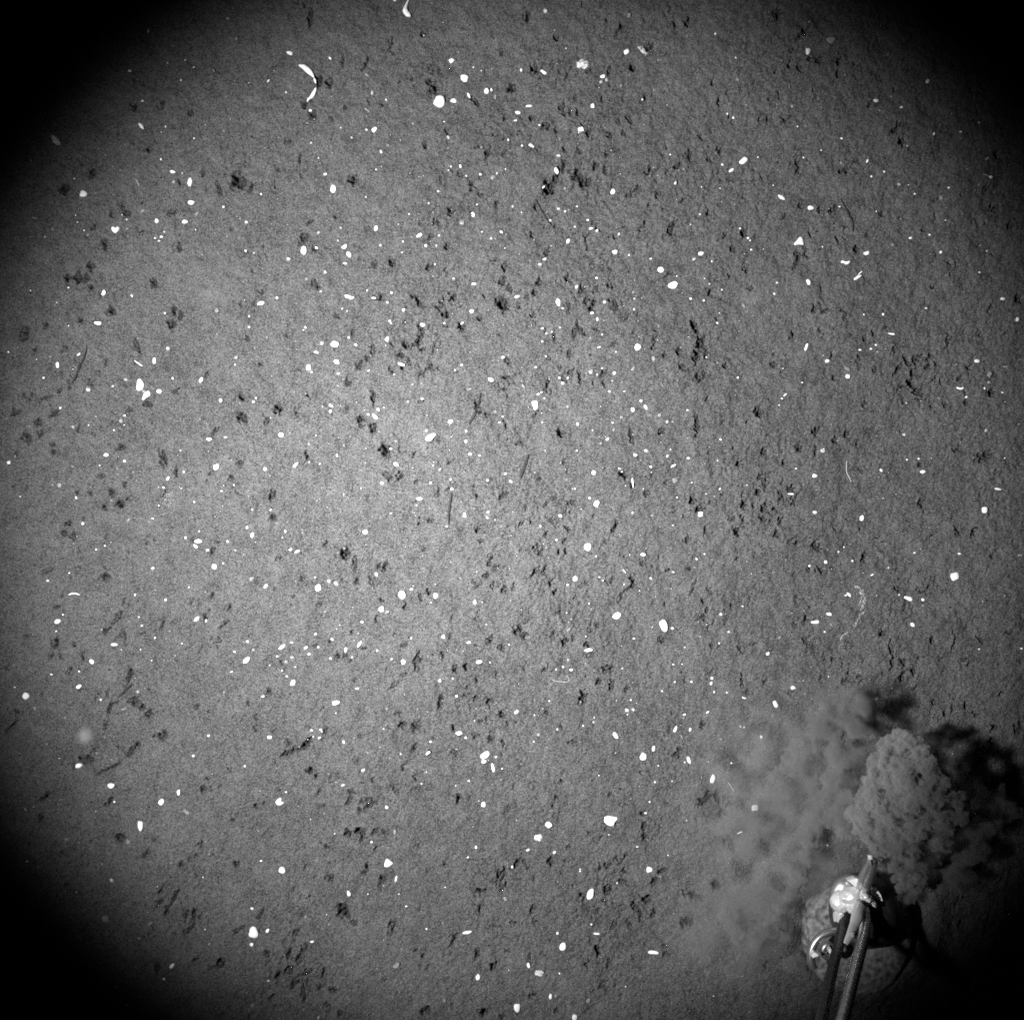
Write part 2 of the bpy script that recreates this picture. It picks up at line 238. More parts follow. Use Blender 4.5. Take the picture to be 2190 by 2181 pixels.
# hollows, burrow mouths and scrapes in the mud, same squares: x y width height [slope of the long side]
PITS = {
'A': "1215 780 70 30 65;1430 850 40 30 70;1005 800 50 40;1640 1420 120 30 -75;1790 1350 100 90;1760 1330 30 50;920 1550 80 30 -70;690 1290 80 40 80;480 1410 50 60;1290 1590 60 30 35;785 1830 90 34 85;705 1700 40 34;950 1590 50 40;1520 1300 60 30 80;1880 1400 100 26 60;1345 1850 80 24 -75",
'B': "720 1340 60 50;1910 655 60 50 80;1290 605 40 36;1650 1100 44 24;1730 1140 100 24 65;1850 1140 70 20 65;400 1660 80 22 25;430 1870 50 30 -30;1300 1770 50 24 30;660 800 28 24;560 890 50 20 -60;545 610 90 30 85;1630 750 110 24 -50;1290 700 80 20 -70;1330 660 60 50;1000 320 110 20 78;1010 390 60 16 -40;815 470 110 22 70;470 600 90 36 85;420 860 70 44 80;360 780 50 34 80;640 450 90 24 85;400 130 150 24 85;320 1200 120 20 85;240 1060 50 30;1850 880 36 30;350 1780 90 40 55;1680 1460 30 30;1790 1520 60 22 80;1450 1580 60 40;1340 1660 50 34;1240 250 50 30;1830 400 40 24 70;1420 1840 60 26 60;1260 1080 60 30 80",
'C': "880 505 60 42;480 1300 90 60 -50;540 1352 84 74;268 1400 110 64 74;315 1320 100 30 75;365 1240 110 34 75;615 1230 44 42;1310 1160 84 34 82;490 1130 44 28 -50;245 940 60 44 70;155 520 80 34 85;800 200 44 40;770 245 70 26 80;1300 160 50 40;1020 345 70 40 50;360 800 76 32 60;710 530 90 18 80;320 290 40 30 60;690 1155 44 24 30;680 1270 66 24 -80;870 900 100 26 -75;780 910 60 22 -80;900 1420 90 24 42;1255 1500 60 24 55;1540 1120 50 34 80;1720 1740 70 40 -70;1000 1290 90 24 60;1180 1700 140 30 62;550 540 40 24 40;720 1010 60 24 -70;320 1330 80 26 75;560 990 90 20 70;1400 1030 60 24 -60;1460 1190 50 20 -75;1575 1760 80 16 50;1230 1240 60 30 50;1610 1340 50 20 80;1080 1450 50 30 30;860 1460 40 24;820 1000 60 20 -60;130 880 60 24 75;100 130 80 34 70;420 830 30 24;1640 1860 60 26 -60;250 1880 60 26 80",
'D': "80 110 90 34 70;270 250 130 26 45;540 455 50 44 85;390 450 60 36 60;240 510 50 36;235 1240 130 24 88;970 960 140 26 52;1010 1060 50 44;590 1275 70 40 30;670 1200 50 26 30;260 1540 44 32;400 1570 40 34;500 1565 80 30 45;130 1620 80 20 45;1650 1400 80 26 50;1720 1550 50 44;140 900 120 12 38;770 780 50 26 60;320 440 40 30;230 1900 50 40;860 1600 50 26 80;1830 1680 50 40;670 1860 50 36",
'E': "195 570 120 42 85;500 678 34 32;265 700 54 28 80;830 405 66 44;1155 190 50 44;1300 400 80 34 75;1290 500 60 44;1350 440 70 26 80;1030 660 140 24 -70;1545 870 28 26;915 1420 54 42;895 1845 60 44;1815 1200 110 50 -60;1110 1100 64 40 -30;830 1755 44 42;610 475 54 30 40;350 512 34 32;200 1350 80 40 -60;400 1455 44 36;390 1400 40 30;1225 1500 140 36 -75;1320 1610 100 24 -85;445 1000 60 24 50;1610 1300 110 26 45;600 160 60 50;660 160 44 40;690 230 40 36;520 160 44 36;1850 605 66 30 -60;775 1870 40 36;755 1635 54 30;670 1760 34 26;930 1700 44 30 80;280 1230 64 40 70;300 1320 74 26 75;120 1170 80 22 30;970 1145 50 30 20;230 1050 70 24 60;1320 1000 80 20 50;1730 1650 60 24 -55;1800 1540 50 34;400 1165 80 34 30;690 70 50 40;570 1760 30 30;1230 1780 70 30 -80;350 1050 120 18 15",
'F': "1845 345 120 76 -65;1840 180 90 34 75;1852 70 90 24 82;1890 230 100 26 -72;870 690 96 24 -80;830 755 36 32;765 810 90 36 72;680 940 56 44;775 1210 66 44;875 1275 76 38 88;965 1440 76 62;1120 660 48 42;1165 660 36 30;1215 640 54 42;1235 690 34 28;1225 540 44 32;1110 495 44 26;1075 735 66 42 -20;1385 340 90 24 84;1415 430 60 36 70;1470 300 54 36 60;1290 70 54 30 30;1020 40 60 34 60;880 55 60 26 35;430 190 76 26 -70;455 225 40 30;600 440 76 24 -45;1535 520 54 42;1660 460 46 30;1350 375 54 30;1860 900 70 26 10;1845 985 44 26;870 1050 120 24 -87;995 1650 46 40;1075 1630 54 34 60;1190 1675 34 28;1845 1775 74 40 35;120 1780 80 30 65;1175 1475 56 20 70;1235 1080 40 20 20;1665 1160 40 22 20;670 1140 64 24 85;165 1135 56 50;80 1220 66 30 80;1450 1530 80 14 40;25 800 50 30;30 260 34 30;1355 1760 80 24 80;1430 1730 60 18 50;1260 850 150 22 38;1305 820 80 26 -80;1215 340 130 26 -45;1185 295 50 30;1650 1110 70 30 70;1215 600 120 26 65;1320 680 80 20 75;1240 580 80 20 72;1140 780 80 20 -65;960 1620 60 34;790 1260 50 24;1880 780 90 24 -60;720 560 60 16 80;1730 1180 40 30;1060 1660 90 18 40",
'G': "185 185 44 40;155 265 40 32;90 295 46 20 40;510 240 76 30 70;535 330 66 26 70;590 360 96 30 68;410 380 96 24 86;615 230 66 30 80;755 355 104 36 -75;135 425 36 28;700 210 30 24;460 545 120 26 76;490 530 100 24 -66;1400 640 100 44 62;1370 740 100 40 68;1428 700 100 30 -84;1385 905 66 42;1250 820 60 38;1235 700 54 38 85;1125 730 32 28;1580 815 34 32;415 720 76 20 80;425 855 74 16 45;490 900 116 16 -86;370 910 84 20 -52;355 1310 66 42;45 1390 54 26;670 870 100 20 52;820 1630 66 42 -40;995 1765 50 38;878 1340 130 22 -80;1370 1250 140 24 -80;1110 1300 56 36 60;1835 1160 64 54;1870 1450 64 34 70;1825 1760 44 38;1725 1855 46 38;1880 1870 60 36 70;1395 1885 54 38;430 1835 46 30 40;375 1535 34 28;180 1660 46 30;1340 1820 54 44;1740 90 44 30 80;1610 145 30 26;1775 230 34 28;735 650 34 22;605 540 34 26;1360 520 110 34 -70;1420 600 60 26 70;250 960 120 22 75;345 830 60 16 80;400 160 70 24 -50;840 450 70 20 50;160 1180 60 16 40;1860 1680 120 18 -70;1840 1640 60 20 60;1420 880 60 24 80;300 1800 40 26;230 1850 80 24 50;1150 130 110 14 30;300 590 60 20 85",
'H': "730 615 34 30;1050 780 90 28 -62;985 840 110 22 52;1092 870 50 28 -75;1080 945 54 48;1130 1000 130 30 -38;1120 770 64 30 20;1150 738 54 24 15;1225 742 44 38;1355 640 90 24 72;435 405 66 20 22;390 370 66 20 -60;570 458 36 30;560 405 28 20;685 750 66 22 85;805 840 64 24 80;945 700 54 24 -70;370 1295 66 34 80;515 1370 44 30 -40;245 1430 66 38 80;600 1320 44 30;1685 1015 54 42 70;1670 380 54 24 50;1885 310 74 40 75;1145 1555 40 30 85;190 1735 54 48;115 1790 100 22 -70;1155 1840 84 30 85;1420 1445 54 32;1640 1490 150 50 15;55 800 50 38;395 550 36 28;1240 230 28 24;740 1100 44 24 40;1495 1090 40 22 40;1335 1105 36 30;700 1590 70 20 -30;365 1450 90 20 84;230 30 120 26 70;220 1800 130 18 70;1210 820 60 30 60;1010 970 50 24;350 400 60 26 80;740 960 14 14;1440 910 60 24 50",
'I': "505 68 44 24 40;470 140 56 26 -50;540 165 54 30 80;1585 280 90 26 62;1625 205 36 28;795 465 74 44;895 755 84 24 70;860 800 70 18 38;800 870 84 26 48;930 905 90 20 -82;415 960 74 36 84;380 1060 66 30 42;620 1060 100 22 86;520 1170 80 22 62;430 692 50 22;1215 820 110 18 72;1535 770 70 26 82;975 1180 54 38 -50;960 1230 90 20 76;820 1450 110 28 75;865 1410 54 18 20;1065 1440 54 48;1110 1490 74 44 60;1220 1660 74 38 55;1150 1660 30 22;1025 1725 46 44;975 1780 110 28 55;785 1590 54 20 80;190 912 46 20;1475 1440 46 24 60;650 1840 90 50;1440 650 66 20 70;560 980 34 22;1680 820 110 20 40;125 1480 40 28;370 420 120 16 30;860 1880 120 20 35;1010 1410 60 40;1720 690 60 20 70;1070 890 70 16 20;75 1590 180 14 45;990 1390 90 16 30",
'J': "120 20 54 46;165 325 40 26;665 290 66 56;510 220 70 22 50;735 380 120 28 86;960 385 80 34 70;930 390 60 30 20;860 500 100 22 -60;1225 620 80 24 -82;1285 580 44 26 60;1300 45 60 22 20;1650 110 38 34;1745 340 96 30 72;1790 400 74 24 50;1720 455 60 32 10;1680 200 44 20;1250 258 28 24;1210 65 28 24;340 475 40 26;465 670 34 28;605 1062 40 38;665 1050 44 22 85;540 950 30 26;1105 975 70 20 28;1205 1040 70 24 72;1210 1090 74 34 42;1205 1145 54 24 -70;1388 1045 94 24 -72;1835 993 48 38;1745 940 64 30 80;1105 1190 54 24 38;1035 1270 130 12 36;1375 1400 120 32 82;1055 1485 54 24 28;1185 1590 66 44;1095 1575 50 40;90 1327 40 38;235 1710 64 30 -55;260 1770 110 32 25;350 1740 90 36 30;380 1700 90 22 45;190 1800 66 20 20;1175 1745 74 26 60;1290 1790 60 22 50;1480 1780 64 24 -60;1635 1655 64 30 42;1750 1680 50 32 -60;1640 1370 36 30;1745 1395 54 40;1670 1545 46 26;1712 1520 66 16 80;395 1912 46 34;1765 530 64 20 80;1855 560 54 30 80;1560 1350 90 20 20;745 500 60 30 70;1650 540 90 14 30;940 640 50 16;1620 500 60 18 -45;1480 1150 66 16 70;1790 1190 66 16 70;800 1000 50 20;515 1620 60 22 80;1830 1500 60 40;1840 1700 54 20 -70;440 980 40 20 70",
'K': "50 70 50 20 48;750 100 110 28 68;400 110 60 24 -45;240 150 44 20 60;170 245 66 28 85;200 285 54 28 80;160 430 100 24 50;225 420 96 24 78;305 577 36 34;1305 412 46 30;1665 120 54 42 85;1865 30 54 36;1640 30 44 30 80;1430 120 74 18 -86;380 190 44 26 80;960 370 56 20 85;1150 415 34 22;1295 190 44 28 70;885 500 66 28 -75;330 735 40 24 80;35 860 66 46 80;75 900 64 44 30;380 950 76 38 75;285 890 66 30 60;575 870 50 24 80;620 835 44 36;545 970 40 28;575 1050 70 24 30;700 1155 110 34 12;735 1275 76 30 86;520 1375 100 46 78;630 1250 50 36 50;840 1310 60 22 48;1445 715 60 20 75;1415 770 56 34 75;1785 965 60 20 22;1685 1010 76 24 -70;1470 1180 70 16 55;1703 1240 130 18 -85;1740 1330 50 32 -40;1870 1250 60 22 40;1410 1575 40 34;1215 1780 84 24 55;1225 1812 30 24;1410 1810 30 24;1090 930 60 18 70;1115 950 60 18 -75;240 1480 44 26 80;220 1160 36 20 60;850 560 130 16 38;795 630 90 20 66;890 530 40 20 -60;1345 545 140 16 68;515 530 90 14 32;690 510 60 14 -55;280 50 60 14 -60;450 1700 60 12;1480 980 40 24;440 920 60 18 70;350 1580 60 16 -60",
'L': "1425 130 84 28 -62;1550 130 84 24 55;75 150 64 34 -70;105 50 64 24 85;400 415 60 32 -30;315 415 44 24 80;735 320 76 28 75;240 205 46 22 30;380 240 76 54 -50;1210 545 46 24 35;1160 575 60 26;970 560 70 26 -45;1235 935 54 30 -70;1020 1110 60 42 85;1015 1210 80 30 80;940 1110 84 24 84;500 1090 46 18 52;290 950 70 18 -72;590 1250 54 38;1100 1170 64 28 -75;1470 1090 70 24 30;1400 950 150 16 88;1805 885 60 18 22;1700 1590 44 38;1880 1600 100 44 70;180 1330 40 28 60;1105 1295 40 20 60;930 1000 140 14 -84;860 890 50 40;1390 1450 90 18 80;200 180 90 14 40;1560 1500 40 30;1750 1330 40 26;1600 940 90 16 -45;690 1210 40 20;1690 310 30 26;400 1220 60 14 80;110 1560 70 16 60;1250 1400 60 18 -70",
'M': "1250 1085 80 30 75;1320 960 120 24 62;1200 1020 90 24 50;1400 1100 70 20 75;1530 165 50 40;1555 85 36 24;1470 660 34 30;1775 735 46 38;1360 730 48 38;1155 550 30 26;900 530 66 40;1100 650 90 24 50;1745 400 36 28;1185 1510 64 38 80;1665 1470 64 44 70;1600 1500 110 10 28;1800 1220 120 20 35;1475 1440 54 20 38;1455 1110 120 18 82;1420 1220 120 22 50;820 260 80 30 60;310 380 60 26 70;340 220 120 20 40;1210 930 34 30;500 880 40 24;780 30 140 18 30",
'N': "397 32 44 36;465 185 70 24 60;690 255 100 24 55;490 295 60 20 22;810 250 96 24 30;840 290 76 40 30;880 260 66 24 -30;770 325 36 28;685 500 56 42 85;795 500 96 28 70;760 490 50 44;790 545 60 20 40;885 485 90 24 42;950 490 36 26;785 120 24 20;1050 182 34 20 65;1190 165 26 20;1405 725 36 28;803 805 44 30 85;550 840 54 40 85;945 850 56 52;645 1085 96 64 -75;670 1125 60 44 -30;1020 1195 70 40 76;1005 1245 60 24 52;735 1180 44 32;1690 935 46 32;1480 1275 74 36 50;1465 1320 60 22 70;1805 830 110 22 70;1845 810 110 18 78;1820 880 60 16 80;1850 905 100 20 62;235 1400 110 32 66;295 1245 54 30 60;350 1370 130 28 55;315 1440 76 36 -70;380 1540 110 30 28;280 1630 110 36 46;345 1700 160 24 -86;245 1520 56 44;155 1560 70 28 58;75 1400 60 34 70;465 1660 46 38;570 1690 54 42;525 1800 44 32;950 1600 36 24 50;1190 1375 46 24 30;1700 1840 66 42;1270 1830 76 44;25 1110 100 26 60;345 1110 50 14 45;620 1860 54 30 70;1655 1400 100 22 76;1780 1490 60 24 70;1880 1380 40 20;170 170 60 20 20;530 600 50 30;710 190 60 30;1520 230 60 40;920 900 80 18 -80",
'O': "840 545 34 16 60;525 568 28 24;552 470 28 24;1040 740 76 22 80;1050 800 44 26;1478 570 84 26 -82;1510 650 50 32;1405 580 100 30 41;1540 600 40 24;1745 590 50 38;1550 830 110 34 -60;1340 1155 110 36 -22;1150 1000 64 26 22;1105 1070 66 28 60;920 1005 36 30;930 1075 60 22 -35;835 1120 70 28 68;780 985 44 20 80;920 935 84 14 52;1000 1225 100 24 -50;1030 1280 66 14 82;385 1235 70 22 62;870 1325 60 20 62;290 960 80 22 60;180 1020 80 16 -85;210 1020 90 16 72;210 1090 70 16 60;400 1295 24 20;272 1300 30 22;1100 1260 56 22 75;960 1320 50 20 -50;770 1475 76 24 -80;1170 1450 34 22;1180 1500 46 28;1590 1250 120 40 -22;1630 1280 60 40;1300 1310 70 40;1240 290 70 16 52;1385 137 32 26;1242 322 28 24;85 1120 54 30;490 945 50 30 -40;830 970 60 20 60;1060 1180 60 44;1040 660 40 20;1470 1080 60 36 -60;350 970 80 14 -65;770 1240 60 12 80;600 855 30 20",
'P': "1585 880 120 34 -80;1710 1040 150 28 78;1660 1280 160 30 45;1080 1590 60 44;200 1610 100 54;330 1030 110 44 70;420 1660 90 44 20;760 930 100 22 80;800 1400 90 60;100 930 150 26 70"}
# ================================================================ the seabed
STEP = 0.00078
HALF = 0.60
NG = int(2 * HALF / STEP) + 1
gx = np.linspace(-HALF, HALF, NG)
X, Y = np.meshgrid(gx, gx)          # row = y


def fft_noise(lo_wl, hi_wl, beta, ang=None, stretch=1.0, seed=0):
    """random relief with wavelengths between lo_wl and hi_wl metres, unit variance"""
    r = np.random.default_rng(seed)
    w = np.fft.rfft2(r.standard_normal((NG, NG)))
    fy = np.fft.fftfreq(NG, STEP)[:, None]
    fx = np.fft.rfftfreq(NG, STEP)[None, :]
    if ang is not None:
        c, s = math.cos(ang), math.sin(ang)
        f = np.sqrt(((fx * c + fy * s) * stretch) ** 2 + (-fx * s + fy * c) ** 2)
    else:
        f = np.sqrt(fx ** 2 + fy ** 2)
    f = np.maximum(f, 1e-6)
    amp = f ** (-beta) / (1 + (f * lo_wl) ** 6) / (1 + (1 / (f * hi_wl)) ** 6)
    h = np.fft.irfft2(w * amp, s=(NG, NG))
    return h / h.std()


Hm = 0.0016 * fft_noise(0.05, 0.6, 1.4, seed=1)
Hm += 0.00055 * fft_noise(0.010, 0.05, 1.2, seed=2)
Hm += 0.00026 * fft_noise(0.0035, 0.012, 1.0, math.radians(55), 1.25, seed=3)
Hm += 0.00015 * fft_noise(0.0017, 0.005, 0.8, seed=4)
Hm += 0.000042 * np.random.default_rng(5).standard_normal((NG, NG))
warp1 = fft_noise(0.004, 0.014, 1.2, seed=6)
warp2 = fft_noise(0.004, 0.014, 1.2, seed=7)
patch = fft_noise(0.03, 0.2, 1.0, seed=8)
patch = patch * 0.8 - 0.25
for (u, v, r, k) in ((1200, 330, 190, 1.5), (1500, 420, 160, 1.0), (1230, 620, 170, 1.3), (1490, 740, 90, 1.2), (890, 720, 120, 1.4), (540, 870, 80, .9),
                     (800, 960, 90, .8), (1620, 1060, 170, 1.6), (1130, 1130, 160, 1.2), (1950, 790, 130, 1.1), (110, 880, 110, 1.0), (1290, 1260, 170, .8),
                     (280, 1500, 110, 1.0), (1130, 1360, 120, .9), (1250, 1900, 150, 1.2), (640, 2060, 120, 1.1), (770, 1730, 90, 1.0), (1030, 1530, 110, 1.0),
                     (480, 390, 90, .9), (1720, 140, 120, .8), (1830, 1480, 130, .8), (380, 1940, 90, .8), (620, 1590, 80, .9), (200, 620, 90, .9)):
    patch += k * np.exp(-(((X - (u - CU) * U) ** 2 + (Y - (CV - v) * U) ** 2) / (r * U) ** 2))
# rougher, more burrowed patches
Hm += 0.00020 * np.clip(patch, 0, 2.5) * fft_noise(0.004, 0.014, 0.8, math.radians(60), 1.3, seed=9)


def stamp(u, v, l, s, a, deep, rim=0.0):
    """press a ragged hollow into the mud"""
    cx, cy = (u - CU) * U, (CV - v) * U
    L2, S2 = l * U / 2, s * U / 2
    R = L2 * 1.9 + 0.004
    i0, i1 = np.searchsorted(gx, [cx - R, cx + R])
    j0, j1 = np.searchsorted(gx, [cy - R, cy + R])
    if i1 - i0 < 2 or j1 - j0 < 2:
        return
    sl_ = (slice(j0, j1), slice(i0, i1))
    dx = X[sl_] - cx + warp1[sl_] * min(0.0010, S2 * 0.40)
    dy = Y[sl_] - cy + warp2[sl_] * min(0.0010, S2 * 0.40)
    c, sn = math.cos(a), math.sin(a)
    p = (dx * c + dy * sn)
    q = (-dx * sn + dy * c)
    q = q - 0.18 * L2 * ((p / L2) ** 2 - 0.4) * math.sin(u * 1.7 + v)      # scrapes are bent a little
    d = np.sqrt((p / L2) ** 2 + (q / S2) ** 2)
    prof = 1 / (1 + np.exp((d - 0.88) * 5.2))
    Hm[sl_] -= deep * prof * (1 + 0.15 * warp1[sl_])
    if rim:
        Hm[sl_] += rim * np.exp(-((d - 1.55) / 0.35) ** 2)


for (u, v, l, s, a, pale, ang) in parse(PITS):
    s = max(s * 1.38, 7.4)
    deep = min(0.0120, max(0.0018, (0.7 if l * s < 240 else 0.85) * s * U * RNG.uniform(0.6, 1.25)))
    stamp(u, v, l, s, a, deep, 0.0006)
# countless smaller nicks between them, thicker in the burrowed patches
for k in range(7500):
    u, v = RNG.uniform(0, 2190), RNG.uniform(0, 2181)
    i = min(NG - 1, max(0, int(((u - CU) * U + HALF) / STEP)))
    j = min(NG - 1, max(0, int(((CV - v) * U + HALF) / STEP)))
    if patch[j, i] < RNG.normal(0.45, 0.7):
        continue
    l = RNG.uniform(4.5, 7) if RNG.random() < .65 else RNG.uniform(7, 16)
    s = max(3.6, l * RNG.uniform(0.35, 0.8))
    stamp(u, v, l, s, math.radians(RNG.normal(60, 38)), s * U * RNG.uniform(0.4, 1.25))
# low mounds
for (u, v, r, h) in ((1380, 370, 45, .004), (1125, 1235, 60, .005), (1300, 1020, 50, .003), (525, 1245, 30, .003),
                     (905, 870, 120, .003), (1770, 960, 60, .003), (470, 560, 90, .003)):
    cx, cy = (u - CU) * U, (CV - v) * U
    Hm += h * np.exp(-(((X - cx) ** 2 + (Y - cy) ** 2) / (r * U) ** 2))
# the weight has punched a shallow crater
cx, cy = (1845 - CU) * U * .98, (CV - 1965) * U * .98
dd = np.sqrt((X - cx) ** 2 + (Y - cy) ** 2)
Hm += 0.010 * np.exp(-((dd - 0.085) / 0.016) ** 2) - 0.006 * np.exp(-(dd / 0.06) ** 4)
# fade the relief out towards the border so that the sheet carries on flat beyond the survey square
bd = np.minimum(HALF - np.abs(X), HALF - np.abs(Y))
Hm *= np.clip(bd / 0.02, 0, 1)


def hz(x, y):
    i = min(NG - 1, max(0, int(round((x + HALF) / STEP))))
    j = min(NG - 1, max(0, int(round((y + HALF) / STEP))))
    return float(Hm[j, i])


far = np.array([0.62, 0.66, 0.75, 0.95, 1.4, 2.4, 5.0, 12.0])
ax = np.concatenate([-far[::-1], gx, far])
NX = len(ax)
AX, AY = np.meshgrid(ax, ax)
AZ = np.zeros((NX, NX))
k = len(far)
AZ[k:k + NG, k:k + NG] = Hm
co = np.stack([AX, AY, AZ], -1).reshape(-1, 3).astype(np.float32)
idx = np.arange(NX * NX, dtype=np.int32).reshape(NX, NX)
quads = np.stack([idx[:-1, :-1], idx[:-1, 1:], idx[1:, 1:], idx[1:, :-1]], -1).reshape(-1, 4)
nf = len(quads)
me = bpy.data.meshes.new('seabed')
me.vertices.add(len(co))
me.vertices.foreach_set('co', co.ravel())
me.loops.add(nf * 4)
me.loops.foreach_set('vertex_index', quads.ravel())
me.polygons.add(nf)
me.polygons.foreach_set('loop_start', np.arange(0, nf * 4, 4, dtype=np.int32))
me.polygons.foreach_set('use_smooth', np.ones(nf, dtype=bool))
me.update(calc_edges=True)

# muddy brown sand seen in grey: grains of slightly different lightness
MUD = bpy.data.materials.new('muddy_sand')
MUD.use_nodes = True
nt2 = MUD.node_tree
pb = nt2.nodes['Principled BSDF']
pb.inputs['Roughness'].default_value = 0.95
pb.inputs['Specular IOR Level'].default_value = 0.1
geo = N(nt2, 'ShaderNodeNewGeometry')


def nz(scale, detail, rough=0.6):
    n = N(nt2, 'ShaderNodeTexNoise')
    n.inputs['Scale'].default_value = scale
    n.inputs['Detail'].default_value = detail
    n.inputs['Roughness'].default_value = rough
    L(nt2, geo.outputs['Position'], n.inputs['Vector'])
    return n.outputs[0]


grain = nz(700, 2, 0.9)
blot = nz(45, 4)
wide = nz(7, 2)
a_ = mth(nt2, 'MULTIPLY', mth(nt2, 'SUBTRACT', grain, 0.5), 0.42)
b_ = mth(nt2, 'MULTIPLY', mth(nt2, 'SUBTRACT', blot, 0.5), 0.075)
c_ = mth(nt2, 'MULTIPLY', mth(nt2, 'SUBTRACT', wide, 0.5), 0.045)
m_ = mth(nt2, 'MULTIPLY', mth(nt2, 'SUBTRACT', nz(170, 3, 0.7), 0.5), 0.085)
b_ = mth(nt2, 'ADD', b_, m_)
alb = mth(nt2, 'ADD', mth(nt2, 'ADD', a_, b_), mth(nt2, 'ADD', c_, 0.085))
alb = mth(nt2, 'MAXIMUM', alb, 0.02)
L(nt2, alb, pb.inputs['Base Color'])
bp = N(nt2, 'ShaderNodeBump')
bp.inputs['Strength'].default_value = 0.6
bp.inputs['Distance'].default_value = 0.0007
L(nt2, nz(1000, 3, 0.8), bp.inputs['Height'])
L(nt2, bp.outputs[0], pb.inputs['Normal'])
me.materials.append(MUD)
sea = bpy.data.objects.new('seabed', me)
COL.objects.link(sea)
tag(sea, kind='structure')

# ================================================================ shell pieces lying on the mud
SHELL = mat('shell_white', 0.86, 0.55, var=0.08, vscale=500, bump=0.0002, spec=0.4)
MID = mat('shell_greyish', 0.42, 0.7, var=0.5, vscale=300, bump=0.0002)
DIM = mat('shell_weathered', 0.26, 0.8, var=0.5, vscale=300)
PALE = mat('shell_dull', 0.21, 0.8, var=0.35, vscale=600, bump=0.0003)
LUMPM = mat('chalky_lump', 0.5, 0.9, var=0.6, vscale=420, bump=0.0012, bscale=500)


def flake(cx, cy, l, s, a, rnd, thick=0.22, outline=None, tilt=0.12):
    """a chip of shell: ragged rounded outline, domed back, sunk a little in the mud. l, s in survey units"""
    n = 16
    kk = 0.43 if l < 7 else 0.47 if l < 9.5 else 0.53
    L2, S2 = l * U * kk, s * U * kk
    e = rnd.uniform(0.75, 1.15)
    rad = [1 + rnd.uniform(-0.30, 0.30) for _ in range(n)]
    rad = [(rad[i] * 2 + rad[i - 1] + rad[(i + 1) % n]) / 4 for i in range(n)]
    if outline is None:
        base = []
        for i in range(n):
            t = 2 * math.pi * i / n
            c, q = math.cos(t), math.sin(t)
            r = rad[i]
            skew = 1 + rnd.uniform(-.04, .04) + 0.12 * c * math.sin(l * 3)
            base.append((L2 * r * math.copysign(abs(c) ** e, c), S2 * r * skew * math.copysign(abs(q) ** e, q)))
    else:
        base = [(x * L2, y * S2) for x, y in outline]
        n = len(base)
    th = max(0.0006, min(l, s * 1.3) * U * thick)
    tx_, ty_ = rnd.uniform(-tilt, tilt), rnd.uniform(-tilt, tilt)
    ca, sa = math.cos(a), math.sin(a)
    zs = sorted(hz(cx + x * ca - y * sa, cy + x * sa + y * ca) for x, y in base)
    z0 = zs[int(len(zs) * 0.7)]
    verts = []
    for (k, h) in ((1.0, -0.7), (1.0, 0.25), (0.86, 0.7), (0.5, 0.95)):
        for (x, y) in base:
            x2, y2 = x * k, y * k
            X_, Y_ = x2 * ca - y2 * sa, x2 * sa + y2 * ca
            verts.append((cx + X_, cy + Y_, z0 + th * h * rnd.uniform(0.92, 1.08) + X_ * tx_ + Y_ * ty_))
    verts.append((cx, cy, z0 + th))
    verts.append((cx, cy, z0 - th * 0.7))
    faces = []
    for r in range(3):
        for i in range(n):
            j = (i + 1) % n
            faces.append((r * n + i, r * n + j, (r + 1) * n + j, (r + 1) * n + i))
    for i in range(n):
        j = (i + 1) % n
        faces.append((3 * n + i, 3 * n + j, 4 * n))
        faces.append((j, i, 4 * n + 1))
    return verts, faces


SH = parse(SHELLS)
SH.sort(key=lambda t: -(t[2] * t[3]) * (0.75 if t[5] else 1))
# outlines of the pieces with a shape one would know again
SPECIAL = {
    (1708, 515): [(-.9, -.95), (-.2, -.8), (.9, -1), (1, -.5), (.85, .5), (.6, .95), (.15, 1), (-.1, .6), (-.5, 0), (-1, -.6)],
    (832, 1846): [(-1, -.9), (-.3, -1), (.3, -.7), (1, -.05), (.95, .15), (.3, .6), (-.2, 1), (-.6, .95), (-.85, .4), (-1, -.2)],
    (1306, 1752): [(-1, -.2), (-.95, .7), (-.4, .95), (.2, .85), (.95, .75), (1, .3), (.6, -.2), (.4, -.9), (0, -1), (-.5, -.8)],
    (2053, 830): [(-1, .5), (-.9, -.3), (-.4, -.9), (.3, -1), (.8, -.6), (1, .2), (.9, .8), (.6, .3), (0, .15), (-.6, .5)],
    (1807, 562): [(-1, .4), (-.7, 1), (-.2, .5), (.4, .4), (1, .8), (1, 0), (.5, -.9), (0, -1), (-.4, -.3), (-.9, -.2)],
    (598, 1713): [(-1, -.2), (-.6, -.9), (.2, -1), (.9, -.6), (1, -.1), (.3, .1), (.5, .7), (.3, 1), (-.1, .9), (-.7, .4)],
    (247, 492): [(-1, .7), (-.5, 1), (0, .6), (.5, 1), (1, .8), (1, .1), (.5, -.6), (0, -1), (-.5, -.7), (-.95, 0)],
    (1693 * 0 + 1613, 1725): [(-.9, -1), (.9, -.85), (1, .8), (.5, 1), (-.6, .9), (-1, .3)],
}
